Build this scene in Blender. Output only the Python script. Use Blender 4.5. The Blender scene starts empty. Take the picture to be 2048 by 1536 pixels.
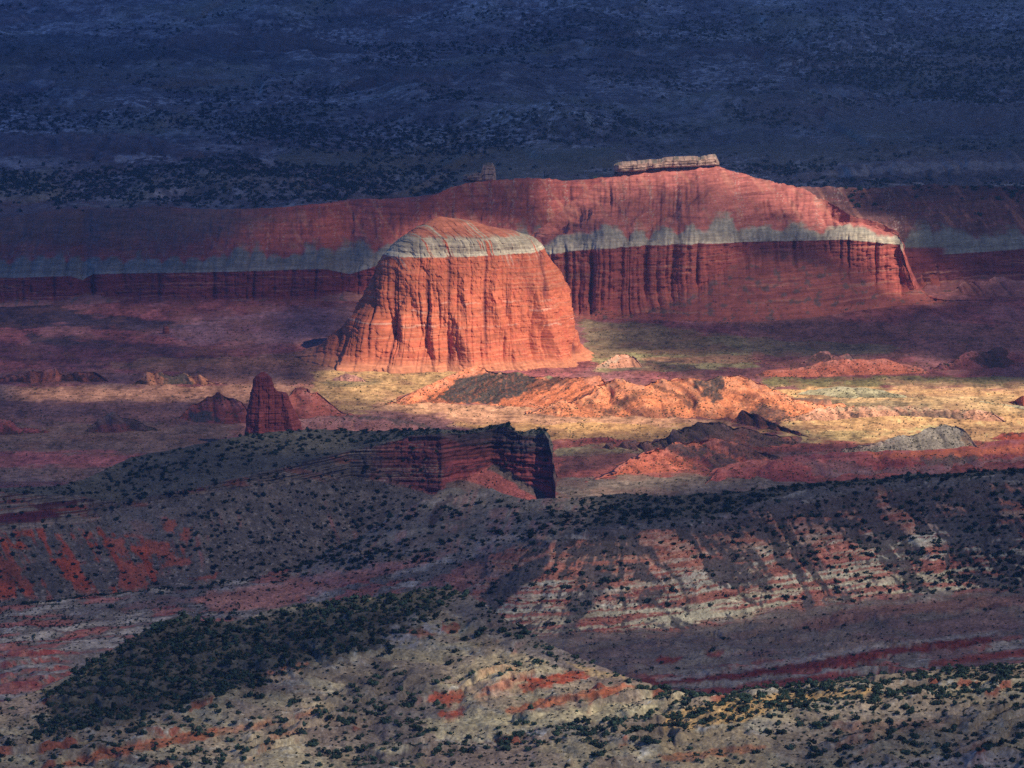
import bpy, math, random
import numpy as np
R = math.radians
scene = bpy.context.scene
# ------------------------------------------------------------------ camera, sky, sun
CZ = 700.0; PIT = R(8.25); F = 11704.0          # camera height, downward tilt, focal length in pixels of a 2048 px frame
cam_d = bpy.data.cameras.new('camera'); cam = bpy.data.objects.new('camera', cam_d)
scene.collection.objects.link(cam); scene.camera = cam
cam.location = (0, 0, CZ); cam.rotation_euler = (R(90) - PIT, 0, 0)
cam_d.sensor_width = 36.0; cam_d.lens = 36.0 * F / 2048.0
cam_d.clip_start = 1.0; cam_d.clip_end = 90000.0
SUN_EL, SUN_AZ = R(43), R(52)                   # azimuth measured from behind the camera towards its right
LS = np.array([math.cos(SUN_EL) * math.sin(SUN_AZ), -math.cos(SUN_EL) * math.cos(SUN_AZ), math.sin(SUN_EL)])
world = bpy.data.worlds.new('World'); scene.world = world; world.use_nodes = True
wn = world.node_tree
sky = wn.nodes.new('ShaderNodeTexSky'); sky.sky_type = 'NISHITA'; sky.sun_disc = False
sky.sun_elevation = SUN_EL; sky.sun_rotation = math.atan2(LS[0], LS[1]); sky.air_density = 1.3; sky.dust_density = 0.1; sky.ozone_density = 8.0
tintn = wn.nodes.new('ShaderNodeVectorMath'); tintn.operation = 'MULTIPLY'; tintn.inputs[1].default_value = (.52, .78, 1.34)
wn.links.new(sky.outputs[0], tintn.inputs[0]); wn.links.new(tintn.outputs[0], wn.nodes['Background'].inputs[0]); wn.nodes['Background'].inputs[1].default_value = 0.072
sun_d = bpy.data.lights.new('sun', 'SUN'); sun = bpy.data.objects.new('sun', sun_d); scene.collection.objects.link(sun)
sun_d.energy = 5.0; sun_d.angle = R(0.5); sun_d.color = (1.0, 0.88, 0.72)
sun.location = (0, 0, 3000)
from mathutils import Vector
sun.rotation_euler = Vector(LS.tolist()).to_track_quat('Z', 'Y').to_euler()
scene.view_settings.view_transform = 'Standard'; scene.view_settings.look = 'None'
scene.view_settings.exposure = 0.36; scene.view_settings.gamma = 1.0
scene.cycles.volume_bounces = 0; scene.cycles.max_bounces = 4; scene.cycles.diffuse_bounces = 2
scene.cycles.transparent_max_bounces = 8; scene.cycles.use_denoising = False
scene.cycles.use_adaptive_sampling = True; scene.cycles.adaptive_threshold = 0.008

# ------------------------------------------------------------------ helpers
CP, SP = math.cos(PIT), math.sin(PIT)
def ray(u, v):
    a = (np.asarray(u, float) - 1024) / F; b = -(np.asarray(v, float) - 768) / F
    dy = CP + b * SP; return a / dy, (-SP + b * CP) / dy
def at(u, v, Y):
    kx, kz = ray(u, v); return kx * Y, Y + 0 * kx, CZ + kz * Y
def uv_of(x, y, z):
    k = (z - CZ) / y; b = (k * CP + SP) / (CP - k * SP)
    return 1024 + F * x / y * (CP + b * SP), 768 - F * b
def floorY(v, z=0.0):
    return (z - CZ) / ray(1024, v)[1]
def P1(pts, u):
    """interpolate a polyline [(u, value), ...] or a constant"""
    if isinstance(pts, (int, float)): return np.full(np.shape(u), float(pts))
    a = np.array(pts, float); return np.interp(u, a[:, 0], a[:, 1])
_rs = np.random.RandomState(7)
PERM = np.concatenate([_rs.permutation(256)] * 2)
ANG = np.arange(256) * 2 * np.pi / 256 * 37
GX, GY = np.cos(ANG), np.sin(ANG)
def pn(x, y, s=0):
    x = np.asarray(x, float) + s * 17.31; y = np.asarray(y, float) + s * 5.77
    xi = np.floor(x).astype(int); yi = np.floor(y).astype(int); xf = x - xi; yf = y - yi
    xi &= 255; yi &= 255
    su = xf * xf * xf * (xf * (xf * 6 - 15) + 10); sv = yf * yf * yf * (yf * (yf * 6 - 15) + 10)
    def g(ix, iy, fx, fy):
        h = PERM[PERM[ix & 255] + (iy & 255)]; return GX[h] * fx + GY[h] * fy
    a = g(xi, yi, xf, yf); b = g(xi + 1, yi, xf - 1, yf); c = g(xi, yi + 1, xf, yf - 1); d = g(xi + 1, yi + 1, xf - 1, yf - 1)
    a += (b - a) * su; c += (d - c) * su; return (a + (c - a) * sv) * 1.5
def fbm(x, y, o=4, s=0, g=0.5):
    t = 0; a = 1.0
    for i in range(o): t = t + a * pn(x * 2.03 ** i, y * 2.03 ** i, s + i * 3); a *= g
    return t
def rdg(x, y, o=3, s=0, g=0.5):
    t = 0; a = 1.0; n = 0
    for i in range(o): t = t + a * (1 - 2 * np.abs(pn(x * 2.07 ** i, y * 2.07 ** i, s + i * 3))); n += a; a *= g
    return t / n
def sst(a, b, x):
    t = np.clip((x - a) / (b - a), 0, 1); return t * t * (3 - 2 * t)
def mix(C, col, m):
    return C + (np.asarray(col) - C) * np.asarray(m)[..., None]
def sdist(U, V, poly):
    """signed distance to a polygon in the design plane, positive inside"""
    px = np.array(poly, float); n = len(px); d = np.full(U.shape, 1e9); ins = np.zeros(U.shape, bool)
    for i in range(n):
        ax, ay = px[i]; bx, by = px[(i + 1) % n]; ex, ey = bx - ax, by - ay
        wx, wy = U - ax, V - ay
        t = np.clip((wx * ex + wy * ey) / (ex * ex + ey * ey + 1e-9), 0, 1)
        d = np.minimum(d, (wx - ex * t) ** 2 + (wy - ey * t) ** 2)
        c = ((ay <= V) & (by > V)) | ((by <= V) & (ay > V))
        ins ^= c & (U < ax + (V - ay) * ex / (ey if abs(ey) > 1e-9 else 1e-9))
    d = np.sqrt(d); return np.where(ins, d, -d)
def region(U, V, poly, soft=5, warp=10, s=0, fx=45, fy=16):
    px = np.array(poly, float); pad = soft + warp + 2
    box = (U > px[:, 0].min() - pad) & (U < px[:, 0].max() + pad) & (V > px[:, 1].min() - pad) & (V < px[:, 1].max() + pad)
    out = np.zeros(U.shape)
    if box.any():
        u, v = U[box], V[box]
        n1 = fbm(u / fx, v / fy, 4, s + 40); n2 = fbm(u / fx, v / fy, 4, s + 60)
        out[box] = sst(-soft, soft, sdist(u + warp * n1, v + warp * 0.6 * n2, poly))
    return out

# ---- materials
MATS = {}
def material(name, col=None, kind='soil', rough=0.95, bump=0.4):
    if name in MATS: return MATS[name]
    m = bpy.data.materials.new(name); m.use_nodes = True; nt = m.node_tree; N = nt.nodes; L = nt.links
    bs = N['Principled BSDF']; bs.inputs['Roughness'].default_value = rough; bs.inputs['Specular IOR Level'].default_value = 0.12
    geo = N.new('ShaderNodeNewGeometry')
    def noise(scale, det=4, vec=(1, 1, 1)):
        mp = N.new('ShaderNodeMapping'); mp.inputs['Scale'].default_value = vec
        L.new(geo.outputs['Position'], mp.inputs['Vector'])
        n = N.new('ShaderNodeTexNoise'); n.inputs['Scale'].default_value = scale; n.inputs['Detail'].default_value = det
        n.inputs['Roughness'].default_value = 0.6; L.new(mp.outputs[0], n.inputs['Vector']); return n.outputs['Fac']
    def rng(sock, a, b, c, d):
        r = N.new('ShaderNodeMapRange'); r.inputs[1].default_value = a; r.inputs[2].default_value = b
        r.inputs[3].default_value = c; r.inputs[4].default_value = d; L.new(sock, r.inputs[0]); return r.outputs[0]
    def mul(a, b):
        q = N.new('ShaderNodeMath'); q.operation = 'MULTIPLY'; L.new(a, q.inputs[0]); L.new(b, q.inputs[1]); return q.outputs[0]
    if col is None:
        at_ = N.new('ShaderNodeAttribute'); at_.attribute_name = 'Col'; base = at_.outputs['Color']
    else:
        rgb = N.new('ShaderNodeRGB'); rgb.outputs[0].default_value = (*col, 1); base = rgb.outputs[0]
    if kind == 'strata':
        f1 = rng(noise(0.5, 3, (0.05, 0.05, 1.0)), 0.36, 0.62, 0.82, 1.12)
        f2 = rng(noise(2.0, 3, (0.03, 0.03, 1.0)), 0.34, 0.66, 0.85, 1.12)
        f3 = rng(noise(0.3, 5), 0.3, 0.7, 0.82, 1.18)
        fac = mul(mul(f1, f2), f3); h = noise(1.4, 3, (0.06, 0.06, 1.0)); dist = 1.2
    elif kind == 'leaf':
        fac = mul(rng(noise(0.6, 3), 0.3, 0.7, 0.6, 1.5), rng(noise(0.16, 2), 0.35, 0.65, 0.6, 1.6)); h = noise(2.0, 2); dist = 0.2
    else:
        f1 = rng(noise(0.09, 6), 0.32, 0.68, 0.72, 1.28)
        f2 = rng(noise(0.7, 5), 0.34, 0.66, 0.62, 1.4)
        fac = mul(f1, f2); h = noise(0.45, 5); dist = 1.4
    mx = N.new('ShaderNodeVectorMath'); mx.operation = 'SCALE'; L.new(base, mx.inputs[0]); L.new(fac, mx.inputs['Scale'])
    L.new(mx.outputs[0], bs.inputs['Base Color'])
    if bump:
        b = N.new('ShaderNodeBump'); b.inputs['Strength'].default_value = bump; b.inputs['Distance'].default_value = dist
        L.new(h, b.inputs['Height']); L.new(b.outputs[0], bs.inputs['Normal'])
    MATS[name] = m; return m
M_SOIL = lambda: material('soil')
M_ROCK = lambda: material('layered_rock', kind='strata', bump=0.6)

# ---- meshes
def tag(o, label=None, cat=None, group=None, kind=None):
    for k, v in (('label', label), ('category', cat), ('group', group), ('kind', kind)):
        if v: o[k] = v
    return o
def empty(name, loc, **k):
    o = bpy.data.objects.new(name, None); scene.collection.objects.link(o); o.location = loc; return tag(o, **k)
def link_mesh(name, me, mat, parent=None):
    o = bpy.data.objects.new(name, me); scene.collection.objects.link(o); me.materials.append(mat)
    if parent is not None:
        o.parent = parent; o.matrix_parent_inverse.identity(); o.location = (-parent.location[0], -parent.location[1], -parent.location[2])
    return o
def raw_mesh(name, verts, faces, col=None, smooth=True):
    """verts (n,3), faces (m,k) numpy arrays of one face size"""
    me = bpy.data.meshes.new(name); n = len(verts); k = faces.shape[1]; m = len(faces)
    me.vertices.add(n); me.vertices.foreach_set('co', np.ascontiguousarray(verts, np.float32).ravel())
    me.loops.add(m * k); me.loops.foreach_set('vertex_index', np.ascontiguousarray(faces, np.int32).ravel())
    me.polygons.add(m); me.polygons.foreach_set('loop_start', np.arange(0, m * k, k, dtype=np.int32))
    me.update(calc_edges=True)
    me.polygons.foreach_set('use_smooth', np.full(m, smooth))
    if col is not None:
        a = me.attributes.new('Col', 'FLOAT_COLOR', 'POINT')
        c = np.ones((n, 4), np.float32); c[:, :3] = np.clip(col, 0.004, 0.9); a.data.foreach_set('color', c.ravel())
    return me
def grid_mesh(name, X, Y, Z, C, wrap=False):
    r, c = X.shape
    i = np.arange(r * c).reshape(r, c)
    if wrap: i = np.concatenate([i, i[:, :1]], 1)
    f = np.stack([i[:-1, :-1], i[:-1, 1:], i[1:, 1:], i[1:, :-1]], -1).reshape(-1, 4)
    return raw_mesh(name, np.stack([X, Y, Z], -1).reshape(-1, 3), f, C.reshape(-1, 3))
SURF = []          # every surface built, kept so that clouds and plants can find the ground: (name, X, Y, Z, U, V)
def normals(X, Y, Z):
    Pm = np.stack([X, Y, Z], -1); du = np.gradient(Pm, axis=1); dv = np.gradient(Pm, axis=0)
    n = np.cross(du, dv); n /= np.linalg.norm(n, axis=-1, keepdims=True) + 1e-9; return n

def blocks(a, z, wa, wz, s):
    """joint bounded blocks: one random value per block of rock, rows offset like courses"""
    r = np.floor(z / wz + .5 * pn(a / (wa * 5), z * 0, s)); c = np.floor(a / wa + r * .37 + .8 * pn(r * .77, a / (wa * 6), s + 1))
    h = np.sin(c * 127.1 + r * 311.7 + s) * 43758.5453; return (h - np.floor(h)) * 2 - 1
class Sheet: pass
def uarr(u0, u1, du):
    a = np.arange(u0, -60, du * 5) if u0 < -60 else np.zeros(0)
    b = np.arange(max(u0, -60), min(u1, 2108) + du, du)
    c = np.arange(2108 + du * 5, u1, du * 5) if u1 > 2108 else np.zeros(0)
    return np.concatenate([a, b, c])
def loft(lines, u0, u1, du=2.0, dv=1.7, disp=None, ease=None, flat=None):
    """A terrain sheet through control lines given front to back. A line is dict(v=, z=|s=|Y=) or dict(back=dY, z=)."""
    u = uarr(u0, u1, du); Ys, Zs = [], []; seg_n = []
    for k, l in enumerate(lines):
        if 'back' in l:
            Y = Ys[-1] + P1(l['back'], u); z = P1(l['z'], u) + 0 * Y
        else:
            v = P1(l['v'], u); kz = ray(u, v)[1]
            if 's' in l:
                t = np.tan(np.radians(P1(l['s'], u))); Y = (CZ - Zs[-1] + Ys[-1] * t) / (t - kz); z = CZ + kz * Y
            elif 'Y' in l: Y = P1(l['Y'], u); z = CZ + kz * Y
            else: z = P1(l['z'], u); Y = (z - CZ) / kz
        if k:
            pv = uv_of(0, Ys[-1], Zs[-1])[1]; nv = uv_of(0, Y, z)[1]
            n = int(np.clip(np.percentile(np.abs(pv - nv), 85) / dv, 4, 400)) if 'back' not in l else 8
            seg_n.append(l.get('n', n))
        Ys.append(Y); Zs.append(z)
    rows_Y, rows_Z, T = [], [], []
    for k, n in enumerate(seg_n):
        e = lines[k + 1].get('ease', 0)
        for j in range(n + (1 if k == len(seg_n) - 1 else 0)):
            t = j / n; tz = t + e * (t * t - t)       # ease > 0: concave slope (steeper at the top)
            rows_Y.append(Ys[k] + (Ys[k + 1] - Ys[k]) * t); rows_Z.append(Zs[k] + (Zs[k + 1] - Zs[k]) * tz); T.append(k + t)
    S = Sheet(); S.Y = np.array(rows_Y); S.Z = np.array(rows_Z); S.T = np.array(T)[:, None] + 0 * S.Y
    S.X = (u[None, :] - 1024) / F * S.Y / (CP + 0 * S.Y)
    k_ = (S.Z - CZ) / S.Y; b_ = (k_ * CP + SP) / (CP - k_ * SP); S.X = (u[None, :] - 1024) / F * S.Y / (CP + b_ * SP)
    S.u = u[None, :] + 0 * S.Y; S.seg = np.cumsum([0] + seg_n)
    if disp is not None:
        n = normals(S.X, S.Y, S.Z); n *= np.sign(n[..., 2:3] + 1e-6)
        # cliffs face the camera
        if flat:
            n[..., 2] *= 1 - sst(flat[0] - .1, flat[0], S.T) * sst(flat[1] + .5, flat[1], S.T) * .95; n /= np.linalg.norm(n, axis=-1, keepdims=True) + 1e-9
        d = disp(S); S.X += n[..., 0] * d; S.Y += n[..., 1] * d; S.Z += n[..., 2] * d
    S.U, S.V = uv_of(S.X, S.Y, S.Z); return S
def put(name, S, C, mat, parent=None, keep=True):
    o = link_mesh(name, grid_mesh(name, S.X, S.Y, S.Z, C), mat, parent)
    if keep: SURF.append((name, S.X.ravel(), S.Y.ravel(), S.Z.ravel()))
    return o
def put_rows(name, S, C, mat, r0, r1, parent):
    sl = slice(r0, r1 + 1)
    o = link_mesh(name, grid_mesh(name, S.X[sl], S.Y[sl], S.Z[sl], C[sl]), mat, parent)
    SURF.append((name, S.X[sl].ravel(), S.Y[sl].ravel(), S.Z[sl].ravel())); return o

# ---- base colours of rock and soil (linear)
ORANGE = (.56, .185, .085); RED = (.42, .105, .065); PURPLE = (.30, .085, .08); PALE = (.54, .46, .33); CREAM = (.56, .50, .34)
GOLD = (.60, .42, .17); SAGE = (.36, .22, .115); GREEN = (.12, .17, .05); DARK = (.045, .04, .035); GREY = (.17, .15, .13)
TAUPE = (.26, .20, .16); PINK = (.42, .20, .16); MAUVE = (.40, .125, .115); WHITE = (.55, .52, .45); MAROON = (.20, .035, .03)
def colour(S, base):
    return np.zeros(S.X.shape + (3,)) + np.asarray(base)
def tint(C, f):
    return C * np.asarray(f)[..., None]

# ================================================================== the ground: far plain and valley floor
def ground_z(x, y):
    far = sst(5600, 6300, y)
    z = 1.6 * fbm(x / 160, y / 260, 4, 1) * sst(4000, 4300, y)
    h = fbm(x / 420 + 3, y / 900, 3, 5)
    z = z + far * (24 * sst(-.1, .9, h) + 3.0 * fbm(x / 120, y / 300, 4, 8))
    # low benches stepping across the plain
    st = fbm(x / 300, y / 800, 3, 12); z = z + far * 7 * sst(.04, .12, st) * sst(-1, .4, fbm(x / 90, y / 200, 2, 14))
    return z - 1
def make_ground():
    u = uarr(-1400, 3450, 2.4)
    vv = np.concatenate([np.arange(1010, -40, -1.35), [-60, -90, -130, -190, -270, -380, -500, -620]])
    Yr = np.concatenate([[600, 1500, 2500, 3300, 3800], floorY(vv), [60000.0]])
    S = Sheet(); S.Y = Yr[:, None] + 0 * u[None, :]
    S.X = (u[None, :] - 1024) / F * S.Y; S.Z = ground_z(S.X, S.Y); S.U, S.V = uv_of(S.X, S.Y, S.Z)
    S.V = np.clip(S.V, -400, 1600); U, V, X, Y = S.U, S.V, S.X, S.Y
    C = colour(S, (.17, .14, .14))
    n1 = fbm(X / 60, Y / 150, 5, 20); n2 = fbm(X / 200, Y / 500, 4, 21); n3 = fbm(X / 14, Y / 40, 4, 22); n4 = rdg(X / 110, Y / 330, 4, 23)
    # far plain
    b1 = fbm(X / 130, Y / 55, 4, 41); C = mix(C, (.40, .35, .33), sst(.25, .5, b1) * .55); C = mix(C, (.085, .065, .07), sst(.2, .45, -b1) * .55)
    C = mix(C, (.17, .115, .11), sst(-.1, .5, n2) * .8)
    C = mix(C, (.27, .235, .15), sst(.0, .45, -n2 + .3 * n1) * .7)
    C = mix(C, (.10, .075, .075), sst(.15, .6, fbm(X / 260, Y / 420, 4, 28)) * .75)
    rock = sst(.2, .38, .35 * n1 + fbm(X / 13, Y / 17, 4, 35, .6)) * sst(-.1, .35, fbm(X / 330, Y / 420, 3, 24))
    C = mix(C, (.68, .62, .58), rock * .9)
    C = mix(C, (.52, .47, .44), sst(.55, .8, n4) * sst(0, .5, n3 + .3) * .7)
    C = mix(C, (.09, .07, .075), sst(.2, .5, fbm(X / 45, Y / 160, 4, 29)) * .6)
    C = mix(C, (.40, .33, .30), sst(.2, .4, fbm(X / 16, Y / 26, 3, 33)) * .5)
    for k, (poly, col, o) in enumerate([
        ([(560, 300), (1250, 296), (1230, 345), (900, 352), (560, 340)], (.20, .17, .10), .75),
        ([(1250, 290), (2060, 270), (2060, 330), (1500, 330)], (.20, .16, .11), .7),
        ([(1480, 195), (2060, 200), (2060, 262), (1500, 250)], (.23, .17, .15), .75),
        ([(1680, 110), (2060, 112), (2060, 140), (1740, 145)], (.34, .26, .20), .7),
        ([(-60, 145), (470, 150), (460, 172), (-60, 165)], (.20, .15, .12), .8),
        ([(-60, 205), (620, 210), (600, 226), (-60, 224)], (.22, .16, .13), .8),
        ([(-60, 60), (140, 62), (560, 110), (640, 140), (380, 120), (-60, 140)], (.06, .05, .055), .7),
        ([(560, 40), (760, 25), (800, 48), (660, 60)], (.07, .055, .055), .7),
        ([(700, 132), (900, 128), (980, 140), (740, 152)], (.08, .06, .06), .7),
        ([(1330, 85), (1580, 88), (1620, 112), (1400, 125)], (.12, .08, .08), .7),
        ([(-60, 400), (360, 415), (330, 505), (-60, 520)], (.20, .12, .11), .9),
    ]):
        C = mix(C, col, region(U, V, poly, 7, 26, k, 90, 14) * o)
    # valley floor
    val = sst(5720, 5560, Y)
    g = colour(S, MAUVE); g = mix(g, (.42, .19, .17), sst(0, .4, n1) * .6); g = mix(g, (.20, .085, .08), sst(.1, .5, -n2) * .7)
    g = mix(g, (.13, .05, .05), sst(.3, .7, n4) * .4)
    for k, (poly, col, o) in enumerate([
        ([(-60, 600), (90, 605), (180, 630), (420, 650), (300, 662), (120, 650), (60, 662), (-60, 650)], (.055, .045, .05), .85),
        ([(50, 665), (130, 672), (270, 690), (420, 700), (330, 712), (180, 700), (60, 690)], (.06, .05, .05), .8),
        ([(0, 690), (300, 684), (460, 704), (440, 726), (200, 735), (-60, 720)], (.12, .045, .055), .7),
        ([(250, 655), (700, 610), (720, 680), (400, 690)], (.33, .19, .20), .5),
        ([(230, 722), (700, 700), (700, 765), (520, 775), (360, 742), (220, 738)], SAGE, .5),
        ([(1160, 640), (1320, 650), (1560, 690), (1500, 716), (1180, 716)], (.26, .20, .10), .85),
        ([(1480, 640), (2060, 650), (2060, 720), (1500, 715)], (.26, .12, .10), .75),
        ([(1420, 670), (1800, 690), (1780, 712), (1440, 710)], (.24, .20, .10), .7),
        ([(1180, 712), (1500, 706), (1520, 735), (1200, 742)], (.34, .30, .13), .85),
        ([(1280, 716), (1530, 708), (1540, 722), (1290, 728)], (.50, .20, .12), .6),
        ([(1220, 722), (1380, 724), (1420, 745), (1230, 742)], (.10, .07, .06), .8),
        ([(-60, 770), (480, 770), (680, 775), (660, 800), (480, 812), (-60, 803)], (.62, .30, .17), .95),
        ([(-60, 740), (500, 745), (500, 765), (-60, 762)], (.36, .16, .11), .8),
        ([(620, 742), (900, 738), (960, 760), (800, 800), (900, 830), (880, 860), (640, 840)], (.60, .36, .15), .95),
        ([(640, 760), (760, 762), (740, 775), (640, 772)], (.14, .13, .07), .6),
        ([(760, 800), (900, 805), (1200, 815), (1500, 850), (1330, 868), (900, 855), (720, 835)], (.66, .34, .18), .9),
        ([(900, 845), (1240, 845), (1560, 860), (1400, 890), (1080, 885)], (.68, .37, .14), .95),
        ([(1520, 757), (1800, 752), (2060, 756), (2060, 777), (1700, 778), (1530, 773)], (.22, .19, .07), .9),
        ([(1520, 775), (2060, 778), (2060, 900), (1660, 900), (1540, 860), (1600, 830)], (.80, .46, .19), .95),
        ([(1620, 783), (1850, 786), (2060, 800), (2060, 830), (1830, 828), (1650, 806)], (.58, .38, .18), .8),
        ([(1640, 800), (1900, 808), (1830, 818), (1660, 812)], (.20, .17, .10), .6),
        ([(1560, 868), (1800, 862), (1700, 882), (1560, 890)], (.34, .32, .14), .5),
        ([(1750, 756), (2060, 768), (2060, 784), (1800, 780)], (.55, .30, .18), .4),
        ([(-60, 800), (480, 806), (500, 860), (300, 970), (-60, 970)], (.27, .135, .11), .9),
        ([(-60, 845), (480, 850), (420, 890), (250, 930), (-60, 900)], (.25, .17, .11), .6),
        ([(-60, 902), (300, 905), (280, 935), (-60, 935)], (.50, .14, .13), .75),
        ([(-60, 935), (250, 935), (200, 965), (-60, 965)], (.30, .20, .15), .7),
        ([(480, 820), (900, 830), (900, 900), (480, 900)], (.45, .20, .16), .9),
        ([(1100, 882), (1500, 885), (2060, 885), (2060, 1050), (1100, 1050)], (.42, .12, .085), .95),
        ([(1110, 895), (1300, 893), (1280, 908), (1110, 912)], (.36, .30, .15), .9),
        ([(1130, 905), (1330, 900), (1250, 930), (1120, 945)], (.14, .08, .07), .6),
        ([(1110, 962), (1280, 950), (1500, 950), (1660, 930), (1600, 975), (1400, 1000), (1110, 1000)], (.27, .22, .155), .9),
        ([(1540, 905), (1700, 900), (1800, 915), (1640, 935)], (.30, .24, .20), .5),
    ]):
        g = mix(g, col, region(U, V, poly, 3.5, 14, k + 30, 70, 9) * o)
    g = tint(g, 1 + .4 * n3 + .25 * n1 + .45 * fbm(X / 4, Y / 9, 3, 36)); g = mix(g, np.array((.30, .13, .08)), sst(.15, .4, fbm(X / 30, Y / 45, 4, 37)) * .35)
    C = tint(C, 1 + .35 * fbm(X / 6, Y / 10, 3, 38)); C = C * (1 - val[..., None]) + g * val[..., None]
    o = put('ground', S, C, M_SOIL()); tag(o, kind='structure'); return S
GS = make_ground()

# ================================================================== long escarpments and mesas
def flute(S, x, s, lam, warp=.12):
    """vertical clefts and ribs of a cliff face: 0 in a cleft, 1 on a rib"""
    w = x / lam + warp * .35 * fbm(x / 40, S.Z / 30, 3, s)
    def cl(k, sd, zz, p, m):
        i = w * k; h = np.abs(((i + .42 * pn(i * .9, S.Z / zz, sd)) % 1) - .5) * 2      # 1 at a cleft
        e = .35 + .65 * sst(-.35, .25, pn(np.floor(i + .42 * pn(i * .9, S.Z / zz, sd) + .5) * 3.37, S.Z / 55, sd + 7))
        return (np.clip(h, 0, 1) ** p) * e * m
    return 1 - np.clip(cl(1, s, 260, 4, .62) + cl(2.7, s + 5, 200, 4, .3) + cl(6.1, s + 6, 120, 3, .14), 0, 1)
def cones(S, x, s, lam):
    """narrow gullies between rounded cones: near 1 in a gully"""
    i = x / lam + .16 * pn(x / 30, S.Z / 30, s) + .5 * pn(x / 90, S.Z * 0, s + 2); h = np.abs((i % 1) - .5) * 2
    j = i * 2.3 + .2 * pn(x / 12, S.Z / 22, s + 1); h2 = np.abs((j % 1) - .5) * 2
    k = .45 + .55 * sst(-.3, .3, pn(np.floor(i + .5) * 2.71, S.Z * 0 + .5, s + 3))
    return np.clip(h ** 2.2 * k + .16 * h2 ** 3, 0, 1)
def escarp(name, root, lines, u0, u1, seed, part_names, amp=(1.2, 3, 5, 3, 3), cols=None, lam=26, shrub=None, paint=None, du=1.8, dv=1.5, gl=18, scal=.55):
    """lines: floor, talus top, cliff top, pale top, crest, back ..."""
    def disp(S):
        t = S.T; x = S.X
        A = np.interp(t, [0, .6, 1, 1.15, 1.9, 2, 2.5, 3, 3.6, 4, 4.3, 6], [.2, amp[0], amp[1], amp[2], amp[2], amp[2] * .75, amp[3], amp[3], amp[4], .8, .5, .5])
        fl = flute(S, x, seed, lam)
        low = cones(S, x, seed + 3, gl) + .2 * rdg(x / 9, S.Z / 40, 2, seed + 4)
        hi = .5 - .9 * fbm(x / 48 + .3 * pn(x / 30, S.Z / 12, seed + 5), S.Z / 60, 3, seed + 6) + .25 * rdg(x / 8 + .3 * pn(x / 40, S.Z / 20, seed + 8), S.Z / 60, 2, seed + 7)
        up = low + (hi - low) * sst(2.85, 3.15, t)
        w = sst(1.9, 2.7, t)
        d = -A * ((1 - w) * (1.15 - fl) * 1.25 + w * (up * .8))
        lowf = pn(x / 52, S.Z * 0 + 3.3, seed + 12) + .5 * pn(x / 24, S.Z / 200, seed + 13)
        ledge = pn(S.Z / 1.9, x / 60, seed + 9) * .5 + pn(S.Z / .7, x / 30, seed + 10) * .25
        d += (lowf * np.interp(t, [0, .3, .9, 3, 3.5, 4], [0, .4, 1, .8, .6, 0]) * amp[2] * 1.0 if lowf is not None else 0)
        d += ledge * np.interp(t, [0, .9, 1.1, 2, 2.6, 3, 4, 4.2], [.05, .2, .8, .8, .5, 1.3, 1.3, 0])
        d += (.75 * blocks(x, S.Z, 4.5, 3.2, seed) + .6 * blocks(x, S.Z, 11, 7, seed + 3)) * np.interp(t, [0, .95, 1.05, 2, 2.3, 3, 3.2, 4, 4.1], [0, .2, 1, 1, .5, .4, .8, .6, 0])
        return d + .5 * fbm(x / 9, (S.Y + S.Z) / 9, 4, seed + 11)
    S = loft(lines, u0, u1, du, dv, disp, flat=(1.1, 2.15))
    U, V, X, Z, T = S.U, S.V, S.X, S.Z, S.T
    cols = cols or {}
    n = fbm(X / 14, Z / 6, 4, seed + 20); nb = fbm(X / 5, Z / 3, 3, seed + 21); nh = pn(Z / 1.6 + .6 * n, X / 90, seed + 22)
    Tn = T + .05 * n
    C = colour(S, cols.get('talus', (.36, .13, .10)))
    C = mix(C, cols.get('cliff', (.40, .105, .07)), sst(.9, 1.05, Tn))
    C = mix(C, (.52, .24, .16), sst(.3, .6, nh) * sst(.15, .3, T) * sst(2, 1.9, T) * .6)
    C = mix(C, (.22, .06, .06), sst(.1, .5, -nh) * sst(.1, .3, T) * sst(1.1, .9, T) * .5)
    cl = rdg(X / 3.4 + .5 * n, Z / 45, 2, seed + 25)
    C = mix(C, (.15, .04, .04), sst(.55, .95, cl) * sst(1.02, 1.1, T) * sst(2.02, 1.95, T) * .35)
    flc = flute(S, X, seed, lam); C = mix(C, (.11, .03, .035), sst(.78, .35, flc) * sst(1.02, 1.1, T) * sst(2.4, 1.95, T) * .75)  # dark varnish in the clefts, deepened in colour to stand for their shade
    spur = cones(S, X, seed + 3, gl)       # pale cones with red wash between
    pale = sst(1.985, 2.0, T + .015 * nb) * sst(3.16, 2.84, T + scal * spur * sst(2.05, 2.9, T) + .14 * n + .08 * nb + .3 * pn(X / 35, Z * 0, seed + 29))
    C = mix(C, cols.get('upper', (.38, .12, .085)), sst(2.0, 2.05, T))
    C = mix(C, cols.get('pale', PALE), pale * .97)
    C = mix(C, np.minimum(np.array(cols.get('pale', PALE)) * 1.25, .7), pale * sst(2.28, 2.05, T + .1 * nb) * .8)
    C = mix(C, (.16, .14, .12), pale * sst(.35, .7, rdg(X / 4.5 + .4 * n, Z / 40, 2, seed + 30)) * .45)
    C = mix(C, (.26, .27, .24), pale * sst(2.3, 2.6, T) * .35)
    C = mix(C, (.20, .16, .13), pale * sst(.45, .9, spur) * .55)
    up_ = sst(3.0, 3.1, T)
    C = mix(C, (.22, .06, .06), up_ * sst(.25, .6, nh + .4 * nb) * .6)
    C = mix(C, (.50, .22, .15), up_ * sst(.2, .7, fbm(X / 7 + Z / 9, Z / 25, 3, seed + 26)) * .5)
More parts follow.
